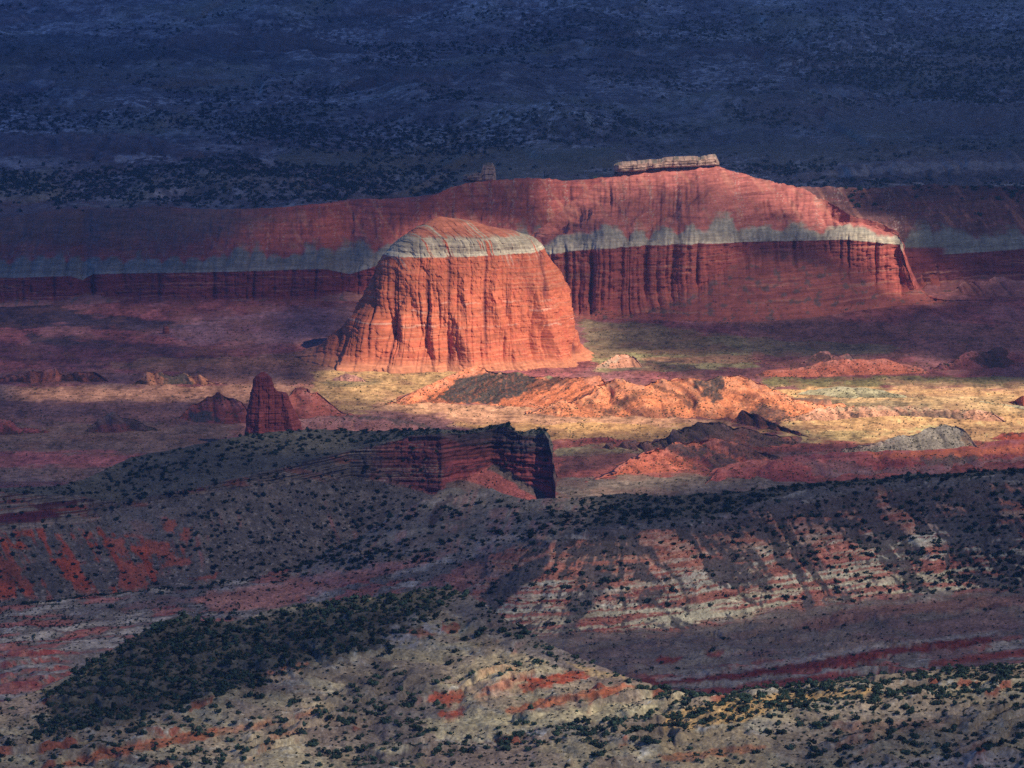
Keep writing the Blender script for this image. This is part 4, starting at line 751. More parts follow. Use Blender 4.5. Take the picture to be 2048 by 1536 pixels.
# --- nearest slopes
def foreground():
    crest = [(-600, 1560), (0, 1404), (60, 1386), (100, 1372), (130, 1354), (200, 1314), (280, 1264), (330, 1240), (370, 1226), (400, 1240), (480, 1242), (540, 1218), (640, 1203), (760, 1192), (850, 1178), (900, 1178), (930, 1184), (950, 1196), (990, 1224), (1060, 1268), (1150, 1312), (1250, 1352), (1330, 1376), (1390, 1392), (1450, 1388), (1500, 1380), (1600, 1368), (1700, 1356), (1900, 1336), (2048, 1326), (2700, 1290)]
    def ledges(S, sp=17):
        x, y = S.X, S.Y; ph = (y - .42 * x) / sp + 1.3 * fbm(x / 70, y / 70, 3, 505) + .25 * fbm(x / 12, y / 12, 3, 506)
        return ph % 1, 4.2 * sst(-.25, .45, fbm(x / 45, y / 30, 3, 507)) 
    def disp(S):
        t, x = S.T, S.X
        A = np.interp(t, [0, 1, 2, 2.6, 3, 5], [2, 2.4, 2.4, 1.6, .3, .3])
        g = rdg(x / 26 + .012 * S.Y, S.Y / 60, 4, 501)
        ben = fbm(x / 70 - S.Y / 160, (S.Y + .35 * x) / 13, 3, 502)
        fr, hh = ledges(S)
        return -A * g * .9 + hh * (sst(0, .16, fr) - fr) * sst(3, 2.7, t) + 1.0 * sst(-.05, .15, ben) * sst(2.9, 2.5, t) + .35 * fbm(x / 4, S.Y / 4, 4, 503)
    S = loft([dict(v=2300, z=196), dict(v=1640, s=3.5, n=30),
              dict(v=[(-600, 1620), (0, 1500), (300, 1452), (600, 1420), (760, 1400), (900, 1420), (1200, 1452), (1390, 1440), (1500, 1428), (1700, 1410), (2048, 1385), (2700, 1350)], s=[(-600, 6), (900, 7), (1300, 12), (1500, 17), (2700, 17)]),
              dict(v=crest, s=[(-600, 10), (0, 10), (300, 14), (800, 17), (1100, 13), (1390, 6), (1500, 4), (2700, 4)], ease=[0][0]),
              dict(back=50, z=[(-600, 200), (800, 205), (1390, 180), (2700, 180)]), dict(back=230, z=130)], -600, 2700, 1.7, 1.4, disp)
    X, Y, Z, T, U, V = S.X, S.Y, S.Z, S.T, S.U, S.V
    n, nb, nl = sheet_cols(S, 510)
    C = colour(S, (.30, .245, .18)); C = mix(C, (.42, .37, .24), sst(-.1, .3, fbm(X / 40, (Y + .4 * X) / 18, 4, 515)) * .75)
    C = mix(C, (.25, .19, .165), sst(.1, .4, nl) * .7)
    fr, hh = ledges(S); hh = hh * (1 - region(U, V, [(95, 1400), (150, 1350), (280, 1262), (370, 1222), (500, 1240), (640, 1200), (850, 1170), (935, 1180), (870, 1230), (770, 1285), (620, 1325), (500, 1372), (300, 1430), (60, 1480)], 6, 10)); scarp = sst(.18, .12, fr) * sst(-.03, .03, fr) * sst(.8, 2, hh) * sst(3, 2.8, T); lip = sst(.14, .18, fr) * sst(.30, .22, fr) * sst(.6, 1.6, hh) * sst(3, 2.8, T)
    C = mix(C, (.26, .07, .045), scarp * sst(.2, .4, fbm(X / 30, Y / 50, 3, 518)) * .85); C = mix(C, (.15, .115, .095), scarp * sst(.1, -.2, fbm(X / 30, Y / 50, 3, 518)) * .5)
    C = mix(C, (.46, .45, .40), lip * sst(-.3, .2, nb + .5 * n) * .75)
    led = pn(X / 70, (Z * 1.0 + X * .03) / 2.0 + .4 * n, 516)
    C = mix(C, (.40, .40, .34), sst(.3, .45, led + .2 * nb) * .6); C = mix(C, (.12, .10, .09), sst(.45, .52, led + .25 * nb) * .5)
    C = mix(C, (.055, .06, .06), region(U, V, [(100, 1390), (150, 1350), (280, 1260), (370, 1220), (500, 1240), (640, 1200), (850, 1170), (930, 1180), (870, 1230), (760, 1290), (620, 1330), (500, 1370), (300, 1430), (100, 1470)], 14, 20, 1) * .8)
    C = mix(C, (.36, .34, .34), region(U, V, [(760, 1275), (830, 1235), (890, 1240), (900, 1262), (840, 1290), (770, 1300)], 8, 16, 2) * sst(-.4, .2, nb) * .7)
    C = mix(C, (.17, .15, .145), region(U, V, [(860, 1190), (930, 1180), (1060, 1262), (1200, 1330), (1100, 1330), (960, 1270)], 10, 16, 3) * .8)
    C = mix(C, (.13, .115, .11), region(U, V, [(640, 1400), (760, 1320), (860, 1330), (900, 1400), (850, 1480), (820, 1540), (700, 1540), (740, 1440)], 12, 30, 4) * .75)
    for k, (q, col, o) in enumerate([
        ([(810, 1262), (850, 1255), (870, 1268), (840, 1280)], (.36, .13, .07), .8), ([(880, 1246), (920, 1246), (918, 1262), (885, 1264)], (.32, .07, .04), .8), ([(840, 1270), (880, 1275), (870, 1300), (835, 1300)], (.50, .42, .28), .7),
        ([(1035, 1370), (1080, 1352), (1175, 1340), (1178, 1356), (1110, 1368), (1050, 1388)], (.36, .07, .035), .95),
        ([(865, 1385), (925, 1380), (930, 1400), (900, 1412), (860, 1402)], (.32, .07, .04), .9), ([(875, 1425), (922, 1415), (930, 1432), (895, 1448)], (.34, .07, .04), .9),
        ([(1010, 1420), (1110, 1392), (1250, 1368), (1275, 1372), (1200, 1392), (1100, 1412), (1020, 1430)], (.38, .12, .06), .85),
        ([(900, 1365), (1040, 1350), (1060, 1385), (960, 1400), (930, 1385)], (.40, .22, .14), .4),
        ([(120, 1530), (200, 1500), (280, 1484), (400, 1462), (540, 1440), (545, 1450), (430, 1474), (300, 1500), (200, 1520), (140, 1536)], (.38, .12, .06), .9),
        ([(580, 1432), (640, 1412), (650, 1424), (600, 1440)], (.34, .08, .045), .85), ([(280, 1545), (330, 1520), (350, 1530), (310, 1545)], (.38, .10, .05), .7),
        ([(530, 1355), (560, 1338), (615, 1326), (600, 1350), (550, 1368)], (.56, .42, .27), .85), ([(530, 1350), (560, 1334), (618, 1324), (614, 1332), (560, 1346)], (.50, .20, .12), .8),
        ([(830, 1440), (1000, 1430), (1200, 1410), (1330, 1405), (1300, 1430), (1100, 1450), (960, 1485), (880, 1480)], (.50, .45, .28), .7),
        ([(900, 1340), (1000, 1300), (1100, 1320), (1060, 1350), (920, 1370)], (.48, .40, .24), .6), ([(1120, 1320), (1200, 1340), (1260, 1360), (1180, 1352)], (.50, .36, .16), .6),
        ([(740, 1500), (790, 1478), (820, 1500), (780, 1510)], (.55, .49, .33), .7), ([(420, 1470), (600, 1400), (700, 1380), (660, 1440), (560, 1500), (440, 1530)], (.42, .34, .22), .4),
        ([(1330, 1425), (1500, 1392), (1750, 1372), (1760, 1385), (1560, 1410), (1500, 1440), (1330, 1462)], (.56, .36, .15), .85),
        ([(1320, 1470), (1480, 1452), (1500, 1462), (1540, 1490), (1530, 1540), (1320, 1540)], (.36, .29, .18), .8), ([(1320, 1512), (1500, 1488), (1540, 1490), (1530, 1500), (1330, 1526)], (.38, .14, .07), .7),
        ([(1540, 1440), (1700, 1400), (2100, 1390), (2100, 1480), (1800, 1500), (1560, 1530)], (.34, .28, .21), .6), ([(1660, 1470), (1780, 1440), (1900, 1440), (1860, 1460)], (.38, .22, .15), .5),
        ([(1700, 1530), (1850, 1515), (2100, 1495), (2100, 1545), (1700, 1560)], (.33, .30, .29), .8)]):
        C = mix(C, col, region(U, V, q, 2.5, 9, k, 22, 12) * o * (.75 + .25 * sst(-.3, .1, nb)))
    C = tint(C, 1 + .22 * nb + .12 * n)
    # deep soil shade of scree chutes
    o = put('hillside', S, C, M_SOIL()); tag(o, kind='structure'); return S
FG = foreground()

# ================================================================== what the camera can see, on a coarse screen grid
AX = np.concatenate([s[1] for s in SURF]); AY = np.concatenate([s[2] for s in SURF]); AZ = np.concatenate([s[3] for s in SURF])
ok = AY > 1500; AX, AY, AZ = AX[ok], AY[ok], AZ[ok]; AU, AV = uv_of(AX, AY, AZ)
ok = (AU > -900) & (AU < 2950) & (AV > -80) & (AV < 1700); AX, AY, AZ, AU, AV = AX[ok], AY[ok], AZ[ok], AU[ok], AV[ok]
CELL = 4; GW, GH = (2950 + 900) // CELL + 1, (1700 + 80) // CELL + 1
ci = ((AV + 80) // CELL).astype(int) * GW + ((AU + 900) // CELL).astype(int)
near = np.full(GW * GH, 1e9); np.minimum.at(near, ci, AY)
def front(U, V, Y, tol=70):
    i = ((V + 80) // CELL).astype(int) * GW + ((U + 900) // CELL).astype(int)
    return Y < near[np.clip(i, 0, GW * GH - 1)] + tol
# ================================================================== clouds: added out of view and shaped to throw a hand-set shadow pattern
def sunlight(U, V, Y):
    """share of the sun wanted at each place; the unseen clouds are shaped from it"""
    T = np.full(U.shape, .0)
    T += .07 * sst(330, 430, V) + .07 * sst(860, 960, V) + .25 * sst(1150, 1330, V)
    def pa(poly, t, soft=14, warp=10, s=0):
        nonlocal T
        m = region(U, V, poly, soft, warp, s, 60, 40); T = T + (t - T) * m
    pa([(-900, 400), (2950, 380), (2950, 620), (-900, 640)], .09, 20, 20, 1)
    pa([(-900, 600), (700, 600), (700, 740), (-900, 740)], .22, 18, 20, 2)
    pa([(-900, 380), (330, 400), (420, 470), (300, 560), (-900, 620)], .035, 40, 20, 1)
    pa([(380, 470), (520, 425), (800, 400), (880, 372), (1060, 345), (1240, 345), (1100, 450), (780, 490)], .15, 20, 10, 3)
    pa([(480, 470), (560, 430), (720, 400), (760, 430), (640, 480)], .23, 22, 12, 4)
    pa([(1060, 350), (1220, 330), (1460, 300), (1560, 350), (1680, 400), (1560, 440), (1200, 460), (1060, 470)], .31, 16, 10, 5)
    pa([(1040, 350), (1230, 335), (1240, 372), (1140, 425), (1080, 420)], .75, 14, 10, 6)
    pa([(1220, 300), (1450, 300), (1520, 350), (1640, 385), (1560, 385), (1400, 362), (1230, 366)], .9, 10, 8, 7)
    pa([(1080, 455), (1560, 450), (1560, 600), (1080, 650)], .25, 18, 10, 8)
    pa([(1330, 452), (1500, 448), (1500, 500), (1330, 560)], .42, 22, 10, 8)
    pa([(1490, 484), (1700, 478), (1770, 562), (1640, 506), (1520, 500)], .07, 8, 6, 9)
    pa([(1500, 340), (1610, 360), (1700, 420), (1760, 430), (1810, 460), (1840, 600), (1790, 590), (1745, 530), (1720, 495), (1640, 452), (1520, 395)], 1.0, 9, 8, 9)
    pa([(1450, 500), (1520, 497), (1640, 508), (1700, 537), (1830, 590), (1700, 640), (1300, 640)], .24, 9, 6, 10)
    pa([(1450, 446), (1640, 456), (1700, 476), (1750, 530), (1770, 564), (1700, 534), (1640, 504), (1560, 496), (1480, 490)], .03, 5, 4, 9)
    pa([(1830, 510), (1900, 520), (1930, 570), (1860, 600), (1830, 590)], .4, 10, 6, 11)
    pa([(1150, 640), (1500, 660), (1560, 700), (1200, 705)], .20, 18, 10, 12)
    pa([(1500, 640), (2950, 640), (2950, 740), (1500, 700)], .13, 14, 10, 13)
    # the bright opening
    pa([(790, 455), (880, 425), (960, 435), (1100, 480), (1135, 560), (1165, 620), (1185, 700), (1300, 700), (1310, 745), (1640, 745), (2048, 765), (2950, 780), (2950, 850), (2000, 865), (1560, 870), (1320, 860), (1130, 868), (900, 845), (640, 815), (560, 800), (640, 790), (640, 752), (660, 735), (700, 690), (740, 600), (770, 510)], 1.0, 12, 10, 14)
    pa([(230, 778), (300, 750), (480, 760), (640, 760), (640, 800), (480, 792), (240, 800)], .46, 14, 8, 14)
    pa([(800, 437), (960, 437), (1080, 480), (1080, 560), (960, 520), (780, 530)], .62, 12, 6, 15)
    pa([(780, 500), (1000, 480), (1090, 500), (1120, 580), (960, 560), (760, 620)], .72, 20, 14, 15)
    pa([(0, 765), (240, 775), (240, 800), (0, 800)], .5, 14, 8, 16)
    pa([(640, 700), (720, 640), (760, 680), (700, 735)], .6, 10, 6, 17)
    pa([(540, 600), (735, 590), (700, 650), (668, 712), (540, 716)], .1, 10, 8, 17)
    pa([(1500, 838), (2950, 838), (2950, 888), (1620, 884), (1500, 865)], .92, 8, 6, 18)
    pa([(1310, 700), (1500, 712), (1800, 705), (1900, 735), (1600, 748), (1310, 745)], .45, 14, 8, 18)
    pa([(1480, 720), (1800, 712), (1900, 745), (1700, 760), (1480, 756)], .6, 10, 8, 18)
    pa([(738, 520), (800, 500), (775, 600), (745, 680), (690, 700), (650, 705)], .48, 14, 10, 15)
    pa([(1540, 770), (2950, 770), (2950, 860), (1700, 870), (1540, 850)], .95, 10, 8, 18)
    pa([(420, 800), (620, 770), (900, 850), (900, 900), (420, 900)], .30, 12, 8, 19)
    pa([(570, 765), (650, 765), (690, 812), (580, 812)], .55, 10, 8, 19)
    pa([(1500, 1405), (2100, 1380), (2950, 1380), (2950, 1600), (1450, 1600)], .17, 30, 10, 20)
    pa([(-900, 1440), (250, 1440), (350, 1600), (-900, 1600)], .2, 30, 10, 20)
    pa([(915, 335), (995, 322), (1000, 352), (915, 360)], .22, 6, 3, 20)
    pa([(860, 870), (1130, 860), (1130, 1010), (860, 1010)], .33, 10, 6, 20)
    pa([(1040, 860), (1130, 860), (1130, 1010), (1070, 1010)], .6, 14, 6, 20)
    pa([(1290, 862), (1450, 818), (1640, 862), (1600, 890), (1300, 895)], .30, 10, 8, 20)
    pa([(1100, 882), (1290, 870), (1500, 890), (1500, 950), (1100, 1000)], .36, 12, 8, 21)
    pa([(1190, 950), (1300, 890), (1330, 895), (1380, 945), (1330, 955), (1100, 1010)], .72, 12, 8, 22)
    pa([(1440, 955), (2048, 950), (2048, 900), (1640, 895), (1460, 915)], .26, 12, 8, 23)
    pa([(1700, 888), (1850, 850), (1970, 850), (2060, 850), (2060, 905), (1900, 905), (1700, 915)], .6, 12, 8, 24)
    pa([(-900, 800), (480, 806), (420, 870), (100, 960), (-900, 960)], .20, 16, 10, 25)
    pa([(60, 1410), (150, 1340), (280, 1245), (370, 1205), (500, 1225), (640, 1190), (850, 1160), (925, 1180), (870, 1230), (770, 1285), (620, 1325), (500, 1372), (300, 1430), (60, 1480)], .17, 12, 10, 26)
    pa([(1000, 1290), (1300, 1350), (1550, 1380), (1900, 1350), (1900, 1400), (1500, 1440), (1250, 1450), (950, 1440), (780, 1360)], .60, 30, 20, 26)
    pa([(1000, 1075), (1300, 1070), (1800, 1020), (1900, 1170), (1500, 1235), (1100, 1280)], .40, 30, 20, 27)
    T = np.where((Y > 5720) & (V < 480), .02 + .04 * sst(250, 380, V), T)
    T = np.where((V > 1165) & (Y > 2640), np.minimum(T, .16 + .12 * region(U, V, [(-60, 1200), (620, 1130), (950, 1105), (900, 1180), (640, 1205), (370, 1240), (60, 1390), (-60, 1400)], 10, 8, 41, 60, 40) + .22 * region(U, V, [(1000, 1120), (1900, 1080), (1900, 1185), (1500, 1238), (1000, 1280)], 14, 10, 40, 60, 40)), T)
    T = T * .93 * (T < .9) + T * (T >= .9)
    return np.clip(T, 0, 1)
def clouds():
    sel = np.zeros(len(AX), bool); sel[::2] = True
    X, Y, Z, U, V = [a[sel] for a in (AX, AY, AZ, AU, AV)]
    vis = front(U, V, Y, 22); X, Y, Z, U, V = [a[vis] for a in (X, Y, Z, U, V)]
    T = sunlight(U, V, Y); HC = 1400.0
    k = (HC - Z) / LS[2]; cx = X + LS[0] * k; cy = Y + LS[1] * k
    G = 9.0; x0, x1, y0, y1 = cx.min() - 200, cx.max() + 200, cy.min() - 1900, cy.max() + 300
    nx, ny = int((x1 - x0) / G) + 1, int((y1 - y0) / G) + 1
    acc = np.zeros(nx * ny); wt = np.zeros(nx * ny)
    idx = ((cy - y0) / G).astype(int) * nx + ((cx - x0) / G).astype(int)
    np.add.at(acc, idx, T); np.add.at(wt, idx, 1.0)
    acc = acc.reshape(ny, nx); wt = wt.reshape(ny, nx); m = np.where(wt > 0, 1.0, 0.0); val = np.where(wt > 0, acc / np.maximum(wt, 1), 0)
    def blur(a, n):
        for _ in range(n):
            p = np.pad(a, 1, mode='edge'); a = (p[1:-1, :-2] + 2 * p[1:-1, 1:-1] + p[1:-1, 2:]) / 4
            p = np.pad(a, 1, mode='edge'); a = (p[:-2, 1:-1] + 2 * p[1:-1, 1:-1] + p[2:, 1:-1]) / 4
        return a
    num, den = np.zeros_like(val), np.zeros_like(val)
    for n, w in ((1, 1.0), (6, .02), (40, .0004), (200, 1e-6)): num += w * blur(val * m, n); den += w * blur(m, n)
    Tg = num / np.maximum(den, 1e-12); Tg = np.where(den > 1e-9, Tg, .06)
    gx = x0 + G * (np.arange(nx) + .5); gy = y0 + G * (np.arange(ny) + .5); GXm, GYm = np.meshgrid(gx, gy)
    n = fbm(GXm / 300, GYm / 300, 5, 600); n2 = fbm(GXm / 60, GYm / 60, 4, 601)
    Tg = np.clip(Tg + .06 * n2 * sst(.02, .3, Tg) * sst(1, .8, Tg), 0, 1); Tg[Tg > .93] = 1
    a = 1 - np.sqrt(Tg)
    den_ = np.clip(1 - Tg, 0, 1); bot = HC - 20 * den_ * (1 + n); top = HC + 6 + 260 * den_ * sst(-.6, .8, n) + 60 * den_ * (1 + n2)
    v = np.concatenate([np.stack([GXm, GYm, bot], -1).reshape(-1, 3), np.stack([GXm + LS[0] / LS[2] * (top - bot), GYm + LS[1] / LS[2] * (top - bot), top], -1).reshape(-1, 3)])
    i = np.arange(nx * ny).reshape(ny, nx); q = np.stack([i[:-1, :-1], i[:-1, 1:], i[1:, 1:], i[1:, :-1]], -1).reshape(-1, 4)
    A = a.ravel(); keep = (A[q].max(1) > .004); q = q[keep]
    # side walls close each cloud round its rim
    e = np.concatenate([q[:, [0, 1]], q[:, [1, 2]], q[:, [2, 3]], q[:, [3, 0]]]); key = np.sort(e, 1); key = key[:, 0].astype(np.int64) * (nx * ny) + key[:, 1]
    un, inv, cnt = np.unique(key, return_inverse=True, return_counts=True); e = e[cnt[inv] == 1]
    side = np.stack([e[:, 0], e[:, 1], e[:, 1] + nx * ny, e[:, 0] + nx * ny], -1)
    f = np.concatenate([q[:, ::-1], q + nx * ny, side])
    me = raw_mesh('shade_cloud', v, f); at_ = me.attributes.new('Dens', 'FLOAT', 'POINT'); at_.data.foreach_set('value', np.concatenate([A, A]).astype(np.float32))
    m_ = bpy.data.materials.new('shade_cloud'); m_.use_nodes = True; nt = m_.node_tree; nt.nodes.clear()
    out = nt.nodes.new('ShaderNodeOutputMaterial'); mx = nt.nodes.new('ShaderNodeMixShader'); tr = nt.nodes.new('ShaderNodeBsdfTransparent')
    df = nt.nodes.new('ShaderNodeBsdfDiffuse'); df.inputs[0].default_value = (.38, .40, .44, 1); an = nt.nodes.new('ShaderNodeAttribute'); an.attribute_name = 'Dens'
    nt.links.new(an.outputs['Fac'], mx.inputs[0]); nt.links.new(tr.outputs[0], mx.inputs[1]); nt.links.new(df.outputs[0], mx.inputs[2]); nt.links.new(mx.outputs[0], out.inputs[0])
    o = link_mesh('shade_cloud', me, m_); tag(o, kind='stuff')
clouds()

# ================================================================== plants
rng = np.random.RandomState(11)
def clump_template(nleaf, r=1.0, flat=.8, size=.22, seed=0, lobes=5):
    """leaf sized triangles spread through a few lobes: an uneven crown with gaps"""
    g = np.random.RandomState(seed); L = []
    cen = np.concatenate([g.normal(0, .42, (lobes, 2)), g.uniform(.25, 1.05, (lobes, 1)) * flat], 1) * r
    rad = g.uniform(.38, .62, lobes) * r
    cen[0] = (0, 0, .5 * flat * r); rad[0] = .65 * r
    k = g.randint(0, lobes, nleaf); d = g.normal(size=(nleaf, 3)); d /= np.linalg.norm(d, axis=1)[:, None]
    c = cen[k] + d * (rad[k] * g.uniform(.55, 1.05, nleaf))[:, None] * (1, 1, .75)
    c[:, 2] = np.maximum(c[:, 2], .03)
    t1 = np.cross(d, g.normal(size=(nleaf, 3))); t1 /= np.linalg.norm(t1, axis=1)[:, None] + 1e-9; t2 = np.cross(d, t1)
    t1 += d * g.uniform(-.5, .5, (nleaf, 1)); s = (size * g.uniform(.6, 1.4, nleaf) * r)[:, None]
    v = np.stack([c + t1 * s, c - t1 * s * .6 + t2 * s, c - t1 * s * .6 - t2 * s], 1).reshape(-1, 3)
    f = np.arange(len(v)).reshape(-1, 3); return v, f
def core(r, flat, seed, n=10):
    g = np.random.RandomState(seed); a = np.arange(n) * 2 * np.pi / n; rings = []
    for zz, rr in ((0, .45), (.3, .8), (.65, .75), (.95, .35)):
        q = rr * r * g.uniform(.6, 1.1, n) * .8; rings.append(np.stack([np.cos(a) * q, np.sin(a) * q, np.full(n, zz * flat * r * 1.15) + g.normal(0, .05, n)], 1))
    v = np.concatenate(rings + [[[0, 0, 1.2 * flat * r]]]); f = []
    for k in range(3):
        for j in range(n):
            p, q = k * n + j, k * n + (j + 1) % n; f += [(p, q, q + n), (p, q + n, p + n)]
    for j in range(n): f.append((3 * n + j, 3 * n + (j + 1) % n, 4 * n))
    return v, np.array(f)
def crown(nleaf, seed, flat=.85, size=.2):
    a, fa = clump_template(nleaf, 1, flat, size, seed); b, fb = core(.82, flat, seed + 50); return np.concatenate([a, b]), np.concatenate([fa, fb + len(a)])
def scatter(name, tmpl, pts, size, mat, squash=None):
    """one mesh holding many plants"""
    V_, F_ = [], []; off = 0; k = rng.randint(0, len(tmpl), len(pts)); an = rng.uniform(0, 6.283, len(pts))
    for t, (tv, tf) in enumerate(tmpl):
        s = np.where(k == t)[0]
        if not len(s): continue
        c, sn = np.cos(an[s])[:, None], np.sin(an[s])[:, None]; z = size[s][:, None]
        x = (tv[None, :, 0] * c - tv[None, :, 1] * sn) * z + pts[s, 0:1]; y = (tv[None, :, 0] * sn + tv[None, :, 1] * c) * z + pts[s, 1:2]
        q = rng.uniform(.75, 1.2, (len(s), 1)); w = tv[None, :, 2] * z * q + pts[s, 2:3] - .12 * z
        V_.append(np.stack([x, y, w], -1).reshape(-1, 3)); F_.append((tf[None] + (np.arange(len(s)) * len(tv))[:, None, None] + off).reshape(-1, 3)); off += len(s) * len(tv)
    return link_mesh(name, raw_mesh(name, np.concatenate(V_), np.concatenate(F_), smooth=False), mat)
TREE = material('juniper_leaves', (.036, .062, .046), 'leaf', bump=0)
TREE2 = material('dark_leaves', (.022, .042, .036), 'leaf', bump=0)  # darker leaf colour for sagebrush and the farther junipers
SCRUB = material('scrub_leaves', (.085, .085, .045), 'leaf', bump=0)
BARK = material('bark', (.12, .09, .07), 'leaf', bump=0)
# candidate spots: visible surface points, weighted by how much picture they cover
def spots(n, dens, surf=None, seed=0):
    g = np.random.RandomState(seed); P = []
    for (nm, x, y, z) in SURF:
        if surf and nm not in surf: continue
        P.append(np.stack([x, y, z], 1))
    P = np.concatenate(P); u, v = uv_of(P[:, 0], P[:, 1], P[:, 2])
    ok = (u > -320) & (u < 2360) & (v > -20) & (v < 1600) & (P[:, 1] > 1500); P, u, v = P[ok], u[ok], v[ok]
    ok = front(u, v, P[:, 1], 60); P, u, v = P[ok], u[ok], v[ok]
    w = dens(np.clip(u, -50, 2098), v, P); w = np.maximum(w, 0) * np.where((u < -60) | (u > 2108), 5, 1); n = int(n * 1.25); c = np.cumsum(w); i = np.searchsorted(c, g.uniform(0, c[-1], n)); i = np.unique(np.clip(i, 0, len(P) - 1)); g.shuffle(i)
    p = P[i].copy(); return p, u[i], v[i]
def thin(p, u, v, dmin):
    """drop spots that crowd one another"""
    cell = {}; keep = []
    for i in range(len(p)):
        d = dmin[i] if hasattr(dmin, '__len__') else dmin; k = (int(p[i, 0] // d), int(p[i, 1] // d))
        if k in cell: continue
        cell[k] = 1; keep.append(i)
    return p[keep], u[keep], v[keep]
def reg(u, v, poly, soft=10, warp=14, s=0): return region(u, v, poly, soft, warp, s, 40, 20)
FOREST = [(95, 1400), (150, 1350), (280, 1262), (370, 1222), (500, 1240), (640, 1200), (850, 1170), (935, 1180), (870, 1230), (770, 1285), (620, 1325), (500, 1372), (300, 1430), (60, 1480)]
STRIP1 = [(1300, 1395), (1500, 1380), (1700, 1350), (2100, 1320), (2100, 1345), (1900, 1358), (1700, 1378), (1500, 1400), (1330, 1412)]
STRIP2 = [(800, 1500), (1000, 1470), (1180, 1440), (1330, 1432), (1500, 1410), (1700, 1385), (2100, 1355), (2100, 1385), (1800, 1400), (1600, 1420), (1400, 1450), (1200, 1478), (1000, 1500), (800, 1530)]
def d_fg(u, v, P):
    n = fbm(u / 50, v / 25, 3, 700); nn = sst(-.5, .5, n)
    w = .10 + .25 * nn + 0 * u
    w += 3.0 * reg(u, v, STRIP1, 4, 8) + 2.2 * reg(u, v, STRIP2, 5, 10) + .35 * reg(u, v, [(60, 1440), (500, 1400), (800, 1340), (900, 1480), (700, 1536), (60, 1536)])
    w += .5 * reg(u, v, [(640, 1400), (760, 1330), (850, 1400), (850, 1540), (600, 1540)]) + .5 * reg(u, v, [(1540, 1400), (2100, 1390), (2100, 1540), (1560, 1540)])
    w += .25 * reg(u, v, [(850, 1190), (960, 1200), (1250, 1352), (1390, 1390), (1300, 1400), (1100, 1330), (900, 1280)]) + 1.3 * reg(u, v, [(930, 1180), (1000, 1225), (1150, 1308), (1300, 1362), (1400, 1385), (1390, 1400), (1250, 1368), (1080, 1300), (960, 1225)], 4, 6)
    w *= 1 - .92 * reg(u, v, [(930, 1350), (1200, 1330), (1330, 1410), (1100, 1450), (960, 1485), (880, 1440)], 20)
    return w * (1 - reg(u, v, FOREST, 6))
